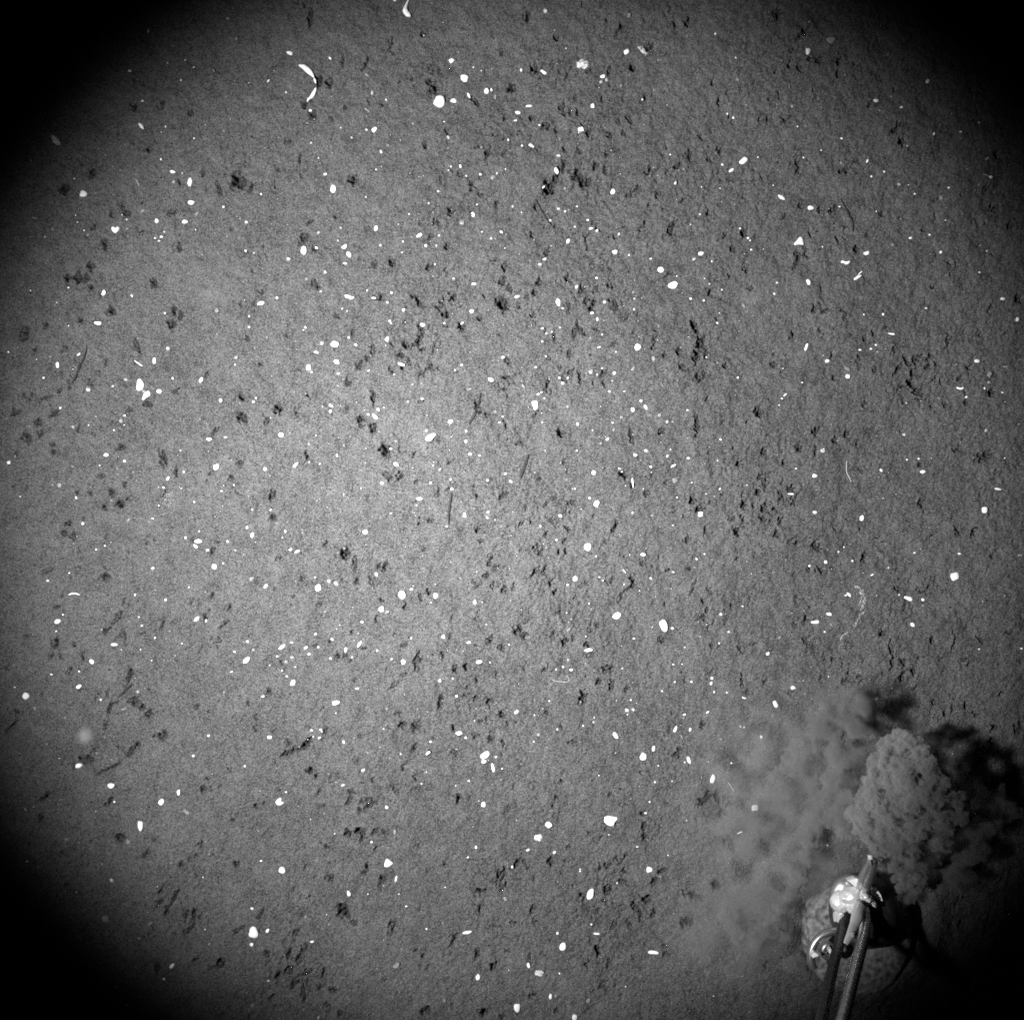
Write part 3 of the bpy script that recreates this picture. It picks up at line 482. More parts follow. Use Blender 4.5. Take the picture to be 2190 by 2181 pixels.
# pieces used to say where the others lie: (u, v) -> words
MARKS = {
    (660, 180): 'crescent shell', (872, 21): 'leaf-shaped top shell', (940, 217): 'biggest upper shell',
    (1248, 139): 'mottled round lump', (1375, 108): 'mottled oblong lump', (1708, 515): 'triangular upper shell',
    (299, 824): 'tall left shell', (922, 935): 'slanted central shell', (1441, 609): 'big oval upper shell',
    (1421, 1338): 'tall leaning shell', (1319, 1318): 'blunt middle shell', (2042, 1232): 'lone far right shell',
    (1306, 1752): 'biggest angular shell', (832, 1846): 'triangular lower shell', (542, 1993): 'big round bottom shell',
    (300, 1765): 'drop-shaped shell', (54, 1488): 'oval left edge shell', (123, 1328): 'ragged left shell',
    (180, 416): 'round upper left shell', (247, 492): 'notched left shell', (1807, 562): 'bean-shaped shell',
    (1838, 1930): 'metal weight', (1613, 1725): 'square shell by cloud', (1264, 1913): 'tall lower shell',
    (1038, 1613): 'thick slanted shell', (861, 1271): 'five-sided shell', (2053, 830): 'half-moon shell',
    (1144, 865): 'upright central shell', (1375, 1617): 'round lower shell', (717, 736): 'wide upper left shell',
    (1165, 645): 'speckled upright shell', (719, 1501): 'wide lower left shell', (1944, 1280): 'wide right shell',
    (1256, 1171): 'round middle shell', (166, 1638): 'slanted lower left shell', (1591, 353): 'upper right oval shell',
    (1935, 930): 'lone right shell', (406, 406): 'upright upper left shell', (1163, 2154): 'white bottom edge lump',
}
MARKS = {k: v for k, v in MARKS.items() if k != (1163, 2154)}
DIRS = ['right', 'upper right', 'above', 'upper left', 'left', 'lower left', 'below', 'lower right']
ORD = ['nearest', 'second', 'third', 'fourth', 'fifth', 'sixth', 'seventh', 'eighth', 'ninth', 'tenth', 'eleventh',
       'twelfth', 'thirteenth', 'fourteenth', 'fifteenth', 'sixteenth']


def near_special(u, v, table, tol=9):
    for k in table:
        if math.hypot(k[0] - u, k[1] - v) < tol:
            return k
    return None


def outline_word(l, s):
    r = s / l
    return 'round' if r > 0.84 else 'oval' if r > 0.62 else 'oblong' if r > 0.38 else 'sliver-thin'


INDIV = 290
sectors = {}
own = {}
chips = SH[:INDIV]
for i, (u, v, l, s, a, pale, ang) in enumerate(chips):
    m = near_special(u, v, MARKS, 12)
    if m and m not in own.values():
        own[i] = m
        continue
    best = min(MARKS, key=lambda k: math.hypot(k[0] - u, k[1] - v))
    d = math.hypot(best[0] - u, best[1] - v)
    th = math.degrees(math.atan2(best[1] - v, u - best[0])) % 360
    sec = int(((th + 22.5) % 360) // 45)
    sectors.setdefault((best, sec), []).append((d, i))
labels = {}
for (m, sec), lst in sectors.items():
    lst.sort()
    for n_, (d, i) in enumerate(lst):
        u, v, l, s, a, pale, ang = chips[i]
        size = 'big' if l > 15 else 'small' if l > 8.5 else 'tiny'
        tone = 'greyish' if pale else 'white'
        side = {'above': 'straight above', 'below': 'straight below', 'right': 'right of', 'left': 'left of'}.get(DIRS[sec], DIRS[sec] + ' of')
        which = '' if len(lst) == 1 else ORD[n_] + ' one '
        labels[i] = f"{size} {outline_word(l, s)} {tone} chip, {which}{side} the {MARKS[m]}"
for i, m in own.items():
    u, v, l, s, a, pale, ang = chips[i]
    where = ('upper' if v < 730 else 'middle' if v < 1460 else 'lower') + ' ' + ('left' if u < 730 else 'centre' if u < 1460 else 'right')
    labels[i] = f"bright white {MARKS[m]}, biggest piece around it, {where} of the picture"
unused = [v for k, v in MARKS.items() if k not in own.values()]

for i, (u, v, l, s, a, pale, ang) in enumerate(chips):
    rnd = random.Random(1000 + i)
    p = W(u, v)
    sp = near_special(u, v, SPECIAL)
    vs, fs = flake(p.x, p.y, l, s, 0 if sp else a, rnd, outline=SPECIAL[sp] if sp else None)
    o = obj('shell_fragment', vs, fs, PALE if pale else SHELL if l > 10 or rnd.random() < .22 else MID if rnd.random() < .5 else DIM)
    tag(o, labels[i], 'shell', 'loose shell pieces scattered over the mud')
# the finer grit beyond those: one mass per tone
for name, pale_, extra in (('shell_grit', False, 1100), ('dull_shell_grit', True, 1500)):
    V, F = [], []
    rest = [t for t in SH[INDIV:] if t[5] == pale_]
    for k in range(extra):
        q = RNG.uniform(1.1, 2.5) if RNG.random() < .85 else RNG.uniform(3.2, 5)
        u = float(np.clip(RNG.normal(1060, 560), 0, 2190)); v = float(np.clip(RNG.normal(1000, 560), 0, 2181))
        rest.append((u, v, q, q * RNG.uniform(.55, 1), RNG.uniform(-1, 2), pale_, True))
    for i, (u, v, l, s, a, pale, ang) in enumerate(rest):
        if not (0 < u < 2190 and 0 < v < 2181):
            continue
        p = W(u, v)
        vs, fs = flake(p.x, p.y, l, s, a, random.Random(i), thick=0.3)
        b = len(V)
        V += vs
        F += [tuple(x + b for x in f) for f in fs]
    o = obj(name, V, F, PALE if pale_ else SHELL)
    tag(o, 'fine pale shell grit sprinkled over the whole mud floor' if not pale_ else 'dull greyish shell grit half sunk in the mud', 'shell grit', kind='stuff')


# ---- crescent shell: a broken valve standing on edge, three pieces of rim
def ribbon(pts, widths, thick, cz=0.0, n=8):
    """a strip with a rounded back running along pts (world xy), lying on the mud"""
    V, F = [], []
    m = len(pts)
    for i, (x, y) in enumerate(pts):
        x0, y0 = pts[max(0, i - 1)]
        x1, y1 = pts[min(m - 1, i + 1)]
        d = math.hypot(x1 - x0, y1 - y0) or 1
        nx, ny = -(y1 - y0) / d, (x1 - x0) / d
        w = widths[i] / 2
        z = hz(x, y) + cz
        for k in range(n):
            t = 2 * math.pi * k / n
            V.append((x + nx * w * math.cos(t), y + ny * w * math.cos(t), z + thick * (0.35 + math.sin(t))))
    for i in range(m - 1):
        for k in range(n):
            k2 = (k + 1) % n
            F.append((i * n + k, i * n + k2, (i + 1) * n + k2, (i + 1) * n + k))
    F.append(tuple(range(n))[::-1])
    F.append(tuple((m - 1) * n + k for k in range(n)))
    return V, F


def smooth_path(uv, steps=8):
    P = [W(u, v) for u, v in uv]
    out = []
    for i in range(len(P) - 1):
        p0, p1, p2, p3 = P[max(0, i - 1)], P[i], P[i + 1], P[min(len(P) - 1, i + 2)]
        for k in range(steps):
            t = k / steps
            q = 0.5 * ((2 * p1) + (p2 - p0) * t + (2 * p0 - 5 * p1 + 4 * p2 - p3) * t * t + (3 * p1 - p0 - 3 * p2 + p3) * t ** 3)
            out.append((q.x, q.y))
    out.append((P[-1].x, P[-1].y))
    return out


def prof(n, wmax, ends=0.1, peak=0.45):
    out = []
    for i in range(n):
        t = i / (n - 1)
        k = (t / peak if t < peak else (1 - t) / (1 - peak))
        out.append(wmax * U * (ends + (1 - ends) * math.sin(max(0, k) * math.pi / 2) ** 0.8))
    return out


cres = empty('crescent_shell', W(655, 180, 0))
tag(cres, 'long white crescent, the broken edge of a shell, alone at upper left', 'shell')
arc = smooth_path([(640, 141), (652, 146), (662, 154), (670, 164), (675, 176), (676, 188), (672, 200), (665, 209), (656, 217)], 6)
for a0, a1, w in ((0, 21, 12.5), (20, 27, 5.5), (29, 49, 8.5)):
    pts = arc[a0:a1]
    V, F = ribbon(pts, prof(len(pts), w), 0.0015, 0.0008)
    obj('rim_piece', V, F, SHELL, cres)
pts = smooth_path([(876, -4), (869, 12), (867, 24), (872, 31), (878, 36)], 5)
V, F = ribbon(pts, [U * x for x in np.interp(np.linspace(0, 1, len(pts)), [0, .2, .5, .8, 1], [3, 5, 12, 12, 3])], 0.0018, 0.0005)
tag(obj('leaf_shell', V, F, SHELL), 'bright leaf-shaped shell touching the top edge of the picture', 'shell')
# short pale curved slivers
for uv, w, lab in (([(147, 1272), (154, 1269), (163, 1269), (171, 1272)], 4, 'thin pale arched sliver lying level at the left'),
                   ([(1587, 1489), (1590, 1492), (1595, 1492)], 3.5, 'tiny bright hook-shaped sliver below a dark scrape at lower right'),
                   ([(1576, 1776), (1584, 1772), (1593, 1771)], 4, None)):
    if lab is None:
        continue
    pts = smooth_path(uv, 5)
    V, F = ribbon(pts, prof(len(pts), w, .4), 0.0006)
    tag(obj('shell_sliver', V, F, SHELL), lab, 'shell sliver')


# ---- chalky lumps with a knobbly surface
def lump(u, v, l, s, a, seed, h=0.5):
    bm = bmesh.new()
    bmesh.ops.create_icosphere(bm, subdivisions=4, radius=1.0)
    p = W(u, v)
    ca, sa = math.cos(a), math.sin(a)
    for w in bm.verts:
        n = mn.fractal(w.co * 1.9 + Vector((seed, 0, 0)), 0.7, 2.2, 5)
        c = w.co * (1 + 0.30 * n)
        x, y = c.x * l * U / 2, c.y * s * U / 2
        w.co = (p.x + x * ca - y * sa, p.y + x * sa + y * ca, hz(p.x, p.y) + c.z * s * U / 2 * h)
    V = [tuple(w.co) for w in bm.verts]
    F = [tuple(x.index for x in f.verts) for f in bm.faces]
    bm.free()
    return V, F


for (u, v, l, s, a, lab) in ((1248, 139, 28, 20, 0, 'mottled round whitish lump near the top, left of the oblong one'),
                             (1375, 108, 27, 11, -50, 'mottled oblong whitish lump near the top beside a small bright chip'),
                             (120, 300, 26, 13, -55, 'dim blurred grey lump at the dark upper left margin'),
                             (1152, 1791, 19, 14, 10, 'grey mottled lump just below a ring-like chip, lower centre'),
                             (1153, 2080, 20, 13, -20, 'ragged whitish lump near the bottom edge, left of the caption corner'),
                             (228, 1963, 17, 15, 0, 'dim round grey lump in the shaded lower left')):
    V, F = lump(u, v, l, s, math.radians(a), u)
    lab = lab.replace(', left of the caption corner', ', centre')
    tag(obj('chalky_lump', V, F, LUMPM), lab, 'lump', 'knobbly whitish lumps')

# patch of finely crushed shell, left of centre
V, F = [], []
for i in range(150):
    t = random.Random(i)
    u = 362 + t.gauss(0, 9); v = 1062 + t.gauss(0, 15)
    p = W(u, v)
    q = t.uniform(1.5, 4)
    vs, fs = flake(p.x, p.y, q, q * t.uniform(.6, 1), t.uniform(0, 3), t, thick=0.35)
    b = len(V); V += vs; F += [tuple(x + b for x in f) for f in fs]
tag(obj('crushed_shell_patch', V, F, PALE), 'sparkling patch of finely crushed shell left of centre', 'shell grit', kind='stuff')

# ---- stalks and worm tubes half sunk in the mud
DARK = mat('dark_stalk', 0.028, 0.85, var=0.3, vscale=300, bump=0.0003)
THREAD = mat('pale_thread', 0.55, 0.7)
FILM = mat('pale_film', 0.36, 0.8, var=0.4, vscale=500)
STALKS = [
    ([(1145, 425), (1156, 444), (1167, 463), (1180, 481)], 4.5, 'thin dark curved stalk slanting beside small chips, upper centre'),
    ([(1028, 842), (1022, 870), (1011, 895), (1003, 907)], 6.5, 'dark bent worm tube right of the big slanted central shell'),
    ([(966, 1053), (963, 1079), (960, 1100), (960, 1120)], 6, 'straight dark upright stalk at the centre of the picture'),
    ([(1130, 972), (1122, 997), (1113, 1022)], 8, 'dark tapering stalk right of centre, thick at its upper end'),
    ([(186, 738), (183, 757), (173, 780), (166, 800), (153, 820), (146, 835)], 5.5, 'long wavy dark worm tube near the left edge'),
    ([(1797, 425), (1812, 455), (1824, 478), (1823, 496)], 5.5, 'long dark curved stalk in the dim upper right'),
    ([(1354, 1240), (1353, 1251), (1334, 1267), (1328, 1277), (1323, 1289)], 4.5, 'kinked dark stalk above the big blunt middle shell'),
    ([(1524, 1697), (1510, 1709), (1495, 1721)], 10, 'short thick dark stick at lower right, left of the silt cloud'),
    ([(280, 1464), (268, 1476), (254, 1490)], 5.5, 'short straight dark stalk slanting at lower left'),
    ([(381, 1903), (371, 1924), (357, 1942), (352, 1957)], 6, 'dark bent stalk in the dim lower left'),
    ([(418, 1953), (412, 1978), (396, 1997)], 5.5, 'dark curved stalk right of another one, dim lower left'),
    ([(1314, 640), (1317, 652), (1321, 663)], 8, 'stubby dark upright stick in the burrowed upper centre'),
]
for uv, w, lab in STALKS:
    pts = smooth_path(uv, 6)
    rnd = random.Random(int(uv[0][0]))
    n = len(pts)
    ws = [w * U * (0.35 + 0.65 * math.sin(min(1, (i + 1) / n * 1.5) * math.pi / 2) * min(1, (n - i) / n * 2.2)) * rnd.uniform(.85, 1.1) for i in range(n)]
    V, F = ribbon(pts, ws, w * U * 0.35, 0.0002)
    tag(obj('worm_tube' if 'tube' in lab else 'dark_stalk', V, F, DARK), lab, 'worm tube' if 'tube' in lab else 'stalk', 'dark stalks and tubes on the mud')
for uv, w, lab in (([(1813, 985), (1811, 996), (1812, 1010), (1817, 1020), (1822, 1030)], 1.5, 'fine white hair-like thread standing out right of centre'),
                   ([(1640, 1667 + 8), (1566, 1682)], 0, ''),
                   ([(1556, 1671), (1562, 1679), (1570, 1692)], 1.7, 'short white thread slanting below a pair of fused chips, lower right'),
                   ([(1182, 1454), (1195, 1457), (1213, 1458), (1217, 1452), (1212, 1445)], 0.9, 'faint looped thread at the middle below the big chips'),
                   ([(2101, 374), (2110, 376), (2118, 379)], 1.4, 'short bright thread tied to a chip near the right edge')):
    if not w:
        continue
    pts = smooth_path(uv, 6)
    V, F = ribbon(pts, [w * U] * len(pts), w * U * 0.5, 0.0003, 6)
    tag(obj('thread', V, F, THREAD), lab, 'thread', 'fine pale threads')
# pale filmy curl
curl = empty('filmy_curl', W(1835, 1285, 0))
tag(curl, 'pale ragged filmy curl, hook-shaped, above the silt cloud', 'film')
for uv, w in (([(1828, 1252), (1838, 1258), (1846, 1268), (1848, 1280), (1845, 1292), (1839, 1302)], 5),
              ([(1846, 1308), (1838, 1316), (1831, 1328), (1827, 1339)], 3.5), ([(1812, 1352), (1802, 1358), (1797, 1366)], 1.6),
              ([(1838, 1264), (1841, 1280), (1834, 1296)], 2.0)):
    pts = smooth_path(uv, 8)
    rnd = random.Random(int(w * 10))
    V, F = [], []
    for (x, y) in pts:
        for _ in range(3):
            q = rnd.uniform(1.2, 3.6)
            vs, fs = flake(x + rnd.gauss(0, w * U * .45), y + rnd.gauss(0, w * U * .45), q, q * rnd.uniform(.3, .8), rnd.uniform(0, 3), rnd, thick=0.2)
            b = len(V); V += vs; F += [tuple(k + b for k in f) for f in fs]
    obj('film_scrap', V, F, FILM, curl)


# ================================================================ dark flakes painting shade into the hollows, plus random specks
SHADE_FLAKES = [mat('hollow_shade_flakes', 0.030, 0.95, var=0.6, vscale=500), mat('lighter_shade_flakes', 0.056, 0.95, var=0.4, vscale=500)]
for mi, (nm, share) in enumerate((('hollow_shade_flakes', 0.5), ('faint_shade_flakes', 0.5))):
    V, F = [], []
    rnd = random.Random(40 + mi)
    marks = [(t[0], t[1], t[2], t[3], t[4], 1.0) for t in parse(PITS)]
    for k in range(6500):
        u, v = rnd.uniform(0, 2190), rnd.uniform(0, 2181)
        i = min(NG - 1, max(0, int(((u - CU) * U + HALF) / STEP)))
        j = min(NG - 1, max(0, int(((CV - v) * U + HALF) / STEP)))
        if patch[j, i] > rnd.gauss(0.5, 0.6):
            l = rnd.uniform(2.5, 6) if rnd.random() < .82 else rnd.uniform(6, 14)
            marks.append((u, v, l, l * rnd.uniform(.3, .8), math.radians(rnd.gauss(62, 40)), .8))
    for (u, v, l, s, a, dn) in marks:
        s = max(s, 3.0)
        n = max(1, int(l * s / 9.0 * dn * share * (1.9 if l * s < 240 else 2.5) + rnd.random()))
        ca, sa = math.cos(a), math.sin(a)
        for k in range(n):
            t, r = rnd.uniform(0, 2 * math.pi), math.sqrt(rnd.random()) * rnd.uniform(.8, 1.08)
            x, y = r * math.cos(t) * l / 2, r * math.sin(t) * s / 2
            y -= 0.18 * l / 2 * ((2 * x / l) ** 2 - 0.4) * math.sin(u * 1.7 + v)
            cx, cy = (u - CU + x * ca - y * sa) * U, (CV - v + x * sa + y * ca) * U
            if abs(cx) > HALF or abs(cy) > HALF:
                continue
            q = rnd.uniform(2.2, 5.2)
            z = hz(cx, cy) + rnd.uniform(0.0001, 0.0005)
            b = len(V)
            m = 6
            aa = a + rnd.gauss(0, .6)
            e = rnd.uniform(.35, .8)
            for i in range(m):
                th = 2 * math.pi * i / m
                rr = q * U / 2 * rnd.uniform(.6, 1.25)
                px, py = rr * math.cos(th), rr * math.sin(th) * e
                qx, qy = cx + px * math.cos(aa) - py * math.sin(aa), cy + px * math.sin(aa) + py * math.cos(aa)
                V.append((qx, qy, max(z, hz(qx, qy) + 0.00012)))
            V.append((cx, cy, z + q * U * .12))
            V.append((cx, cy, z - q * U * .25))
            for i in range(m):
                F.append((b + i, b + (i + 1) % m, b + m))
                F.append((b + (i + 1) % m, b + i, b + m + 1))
    tag(obj(nm, V, F, SHADE_FLAKES[mi]), 'dark flakes painted in as shade in the hollows of the mud' if mi == 0 else 'fainter flakes of painted shade and random specks among the darker ones', 'plant debris', kind='stuff')

# ================================================================ the trigger weight
STEEL = mat('worn_steel', 0.62, 0.32, metal=0.85, var=0.15, vscale=120, bump=0.0002, bscale=80)
BRIGHT = mat('highlight_metal', 0.95, 0.4, metal=0.2, var=0.04, vscale=200, spec=0.6)  # near-white base puts the highlights of the fittings into the colour
IRON = mat('dark_iron', 0.05, 0.45, metal=0.3, var=0.5, vscale=150, bump=0.0003, bscale=90, spec=0.5)
CAST = mat('silted_casting', 0.19, 0.9, var=0.7, vscale=170, bump=0.0008, bscale=260)
wt = empty('trigger_weight', W(1842, 1965, 0.0))
tag(wt, 'round metal weight with shackle and bright fittings, half hidden under the silt cloud', 'weight')


def lathe(name, c, profile, m, parent, n=64, wob=0.0, seed=0, sx=1.0, sy=1.0):
    V, F = [], []
    rnd = random.Random(seed)
    for (r, z) in profile:
        for k in range(n):
            t = 2 * math.pi * k / n
            w = 1 + wob * mn.noise(Vector((math.cos(t) * 1.6, math.sin(t) * 1.6, seed)))
            V.append((c.x + r * w * sx * math.cos(t), c.y + r * w * sy * math.sin(t), c.z + z))
    for i in range(len(profile) - 1):
        for k in range(n):
            k2 = (k + 1) % n
            F.append((i * n + k, i * n + k2, (i + 1) * n + k2, (i + 1) * n + k))
    F.append(tuple((len(profile) - 1) * n + k for k in range(n)))
    return obj(name, V, F, m, parent)


def tube(name, pts, radii, m, parent, n=20, flat=1.0):
    """round bar through 3d points"""
    P = [Vector(p) for p in pts]
    Q, R = [], []
    for i in range(len(P) - 1):
        p0, p1, p2, p3 = P[max(0, i - 1)], P[i], P[i + 1], P[min(len(P) - 1, i + 2)]
        for k in range(8):
            t = k / 8
            Q.append(0.5 * ((2 * p1) + (p2 - p0) * t + (2 * p0 - 5 * p1 + 4 * p2 - p3) * t * t + (3 * p1 - p0 - 3 * p2 + p3) * t ** 3))
            R.append(radii[i] * (1 - t) + radii[i + 1] * t)
    Q.append(P[-1]); R.append(radii[-1])
    V, F = [], []
    for i, q in enumerate(Q):
        d = (Q[min(len(Q) - 1, i + 1)] - Q[max(0, i - 1)]).normalized()
        s = d.cross(Vector((0, 0, 1)))
        if s.length < 1e-4:
            s = Vector((1, 0, 0))
        s.normalize()
        up = s.cross(d)
        for k in range(n):
            t = 2 * math.pi * k / n
            V.append(q + s * R[i] * math.cos(t) + up * R[i] * flat * math.sin(t))
    for i in range(len(Q) - 1):
        for k in range(n):
            k2 = (k + 1) % n
            F.append((i * n + k, (i + 1) * n + k, (i + 1) * n + k2, i * n + k2))
    F.append(tuple(range(n))); F.append(tuple((len(Q) - 1) * n + k for k in range(n))[::-1])
    return obj(name, V, F, m, parent)


def slab(name, uvz, th, m, parent, lean=0.4):
    """a flat plate with outline given at survey positions and heights"""
    top = [W(u, v, z) for u, v, z in uvz]
    n = len(top)
    c = sum(top, Vector()) / n
    for p in top:      # the plates lean over to the left
        p.z = c.z + 0.6 * (p.z - c.z) + lean * (p.x - c.x) - 0.12 * (p.y - c.y)
    ins = [c + (p - c) * 0.86 + Vector((0, 0, th * 0.35)) for p in top]
    bot = [p - Vector((0, 0, th)) for p in top]
    V = ins + top + bot
    F = [tuple(range(n))]
    for a in (0, 1):
        for i in range(n):
            j = (i + 1) % n
            F.append((a * n + i, (a + 1) * n + i, (a + 1) * n + j, a * n + j))
    F.append(tuple(2 * n + i for i in range(n))[::-1])
    o = obj(name, V, F, m, parent, smooth=False)
    return o


# flared, silt-dusted foot
lathe('flared_foot', W(1827, 1994, -0.006), [(0.0595, 0.0), (0.059, 0.012), (0.056, 0.019), (0.050, 0.022), (0.034, 0.024), (0.002, 0.026)],
      CAST, wt, wob=0.10, seed=3)
# round dark body in the middle
bc = W(1838, 1936, 0.0)
prof_b = [(0.0375 * math.cos(t), 0.014 + 0.050 * math.sin(t)) for t in [math.radians(x) for x in range(-15, 89, 6)]]
lathe('round_body', bc, prof_b, IRON, wt)
lathe('collar', W(1824, 1922, 0.050), [(0.024, -0.006), (0.025, 0.0), (0.023, 0.005), (0.012, 0.008), (0.001, 0.008)], STEEL, wt, wob=0.08, seed=8)
Z = 0.066
# bright crown of the shackle
V, F = [], []
for (u, v, z, a, b, rot) in ((1799, 1926, .058, 21, 23, 0), (1820, 1913, .066, 26, 15, 15), (1845, 1914, .066, 19, 12, -30), (1860, 1926, .062, 15, 7, -32),
                             (1794, 1950, .054, 8, 21, -18), (1829, 1938, .068, 17, 17, 0), (1838, 1950, .074, 12, 16, 0)):
    c = W(u, v, z)
    bm = bmesh.new()
    bmesh.ops.create_icosphere(bm, subdivisions=4, radius=1.0)
    ca, sa = math.cos(math.radians(rot)), math.sin(math.radians(rot))
    o0 = len(V)
    for q in bm.verts:
        k = 1 + 0.16 * mn.fractal(q.co * 1.7 + Vector((u, 0, 0)), .8, 2.1, 3)
        x, y = q.co.x * a * U * k, q.co.y * b * U * k
        V.append(c + Vector((x * ca - y * sa, x * sa + y * ca, q.co.z * .012 * k)))
    F += [tuple(x.index + o0 for x in f.verts) for f in bm.faces]
    bm.free()
obj('shackle_crown', V, F, BRIGHT, wt)
# plates added as white highlights on the round body
slab('highlight_plate', [(u, v, .068) for u, v in ((1812, 1882), (1828, 1876), (1844, 1878), (1836, 1888), (1829, 1896))], 0.006, BRIGHT, wt, lean=0.2)
slab('highlight_plate', [(u, v, .056) for u, v in ((1869, 1916), (1876, 1901), (1883, 1911), (1887, 1925), (1878, 1924))], 0.006, BRIGHT, wt, lean=0.2)
slab('highlight_plate', [(u, v, .052) for u, v in ((1884, 1948), (1890, 1943), (1899, 1947), (1898, 1959), (1890, 1967), (1885, 1959))], 0.006, BRIGHT, wt, lean=0.2)
# the two bars and the strap that run down to the rig
tube('shackle_bar', [W(1812, 1950, .055), W(1804, 1975, .068), W(1797, 2005, .095), W(1788, 2040, .13), W(1772, 2110, .19), W(1748, 2220, .29)],
     [.0045, .0050, .0052, .0052, .0052, .0052], IRON, wt)
tube('shackle_bar', [W(1848, 1936, .068), W(1851, 1970, .085), W(1846, 2005, .105), W(1836, 2045, .13), W(1818, 2115, .19), W(1790, 2225, .29)],
     [.0045, .0058, .0060, .0060, .0060, .0060], STEEL, wt)
tube('tongue', [W(1840, 1940, .084), W(1834, 1957, .096), W(1826, 1978, .104), W(1819, 1996, .110), W(1808, 2018, .114)],
     [.0085, .0070, .0048, .0042, .0025], BRIGHT, wt, flat=0.6)
tube('bolt_head', [W(1822, 1993, .118), W(1823, 2001, .118)], [.0028, .0026], BRIGHT, wt)
# rod leaning up out of the body, with a bright tip
tube('lifting_rod', [W(1842, 1905, .060), W(1852, 1880, .075), W(1863, 1850, .088), W(1866, 1838, .092)], [.0085, .0085, .006, .005], STEEL, wt)
tube('rod_tip', [W(1861, 1828, .125), W(1862, 1836, .125)], [.0027, .0024], BRIGHT, wt)
tube('rod_link', [W(1862, 1836, .122), W(1864, 1846, .105)], [.0018, .0022], STEEL, wt)
# ring on the left, with the line eye inside it
rp = []
for k in range(0, 19):
    t = math.radians(205 - k * 9.0)
    rp.append(W(1790 + 56 * math.cos(t), 2046 - 56 * math.sin(t), .055))
tube('ring', rp, [.0042] * len(rp), STEEL, wt)
ey = []
for k in range(0, 13):
    t = math.radians(k * 30)
    ey.append(W(1772 + 11 * math.cos(t), 2033 - 14 * math.sin(t), .05))
tube('line_eye', ey, [.0032] * len(ey), STEEL, wt)
slab('ring_clip', [(1733, 2042, .062), (1740, 2034, .062), (1747, 2036, .063), (1751, 2040, .062), (1743, 2044, .062), (1738, 2048, .062)], .005, BRIGHT, wt)
slab('eye_pin', [(1771, 2030, .062), (1775, 2025, .062), (1778, 2030, .062), (1776, 2038, .062), (1772, 2037, .062)], .005, BRIGHT, wt)

# ================================================================ silt thrown up by the weight


def vol_mat(name, dens, alb, nscale=0.0, lo=0.35, hi=0.6):
    m = bpy.data.materials.new(name)
    m.use_nodes = True
    nt = m.node_tree
    nt.nodes.clear()
    out = N(nt, 'ShaderNodeOutputMaterial')
    v = N(nt, 'ShaderNodeVolumePrincipled')
    v.inputs['Color'].default_value = (alb, alb, alb, 1)
    v.inputs['Density'].default_value = dens
    v.inputs['Anisotropy'].default_value = 0.0
    L(nt, v.outputs[0], out.inputs['Volume'])
    if nscale:
        g_ = N(nt, 'ShaderNodeNewGeometry')
        n = N(nt, 'ShaderNodeTexNoise')
        n.inputs['Scale'].default_value = nscale
        n.inputs['Detail'].default_value = 3
        L(nt, g_.outputs['Position'], n.inputs['Vector'])
        r = N(nt, 'ShaderNodeMapRange', interpolation_type='SMOOTHSTEP')
        L(nt, n.outputs[0], r.inputs['Value'])
        r.inputs['From Min'].default_value = lo
        r.inputs['From Max'].default_value = hi
        r.inputs['To Min'].default_value = 0.0
        r.inputs['To Max'].default_value = dens
        L(nt, r.outputs[0], v.inputs['Density'])
    return m


def cloud(name, puffs, m, voxel, small, amp, seed, sub_r=(0.28, 0.5), ztop=0.9):
    """billows: big puffs studded with smaller ones, fused into one skin"""
    rnd = random.Random(seed)
    balls = []
    for (u, v, z, r) in puffs:
        c = W(u, v, z)
        R = r * U
        balls.append((c, R))
        for _ in range(small):
            d = Vector((rnd.gauss(0, 1), rnd.gauss(0, 1), rnd.gauss(0.25, 1))).normalized()
            q = R * rnd.uniform(*sub_r)
            balls.append((c + d * (R * 0.86), q))
            if rnd.random() < .6:
                d2 = (d + Vector((rnd.gauss(0, .5), rnd.gauss(0, .5), rnd.gauss(0, .5)))).normalized()
                balls.append((c + d * (R * 0.86) + d2 * q * .85, q * rnd.uniform(.35, .55)))
    bm = bmesh.new()
    bmesh.ops.create_icosphere(bm, subdivisions=3, radius=1.0)
    T = np.array([v.co[:] for v in bm.verts])
    TF = np.array([[x.index for x in f.verts] for f in bm.faces])
    bm.free()
    T[:, 2] *= ztop
    VV = np.concatenate([T * q + np.array(c[:]) for c, q in balls])
    FF = np.concatenate([TF + len(T) * i for i in range(len(balls))])
    me = bpy.data.meshes.new(name)
    me.from_pydata(VV.tolist(), [], FF.tolist())
    me.materials.append(m)
    o = bpy.data.objects.new(name, me)
    COL.objects.link(o)
    rm = o.modifiers.new('fuse', 'REMESH')
    rm.mode = 'VOXEL'
    rm.voxel_size = voxel
    rm.use_smooth_shade = True
    if amp:
        for k, (sz, st) in enumerate(((0.010, amp), (0.0035, amp * .9))):
            t = bpy.data.textures.new(name + '_curdle', 'CLOUDS')
            t.noise_scale = sz
            t.noise_depth = 2
            d = o.modifiers.new('curdle', 'DISPLACE')
            d.texture = t
            d.texture_coords = 'GLOBAL'
            d.strength = st
            d.mid_level = 0.5
    return o


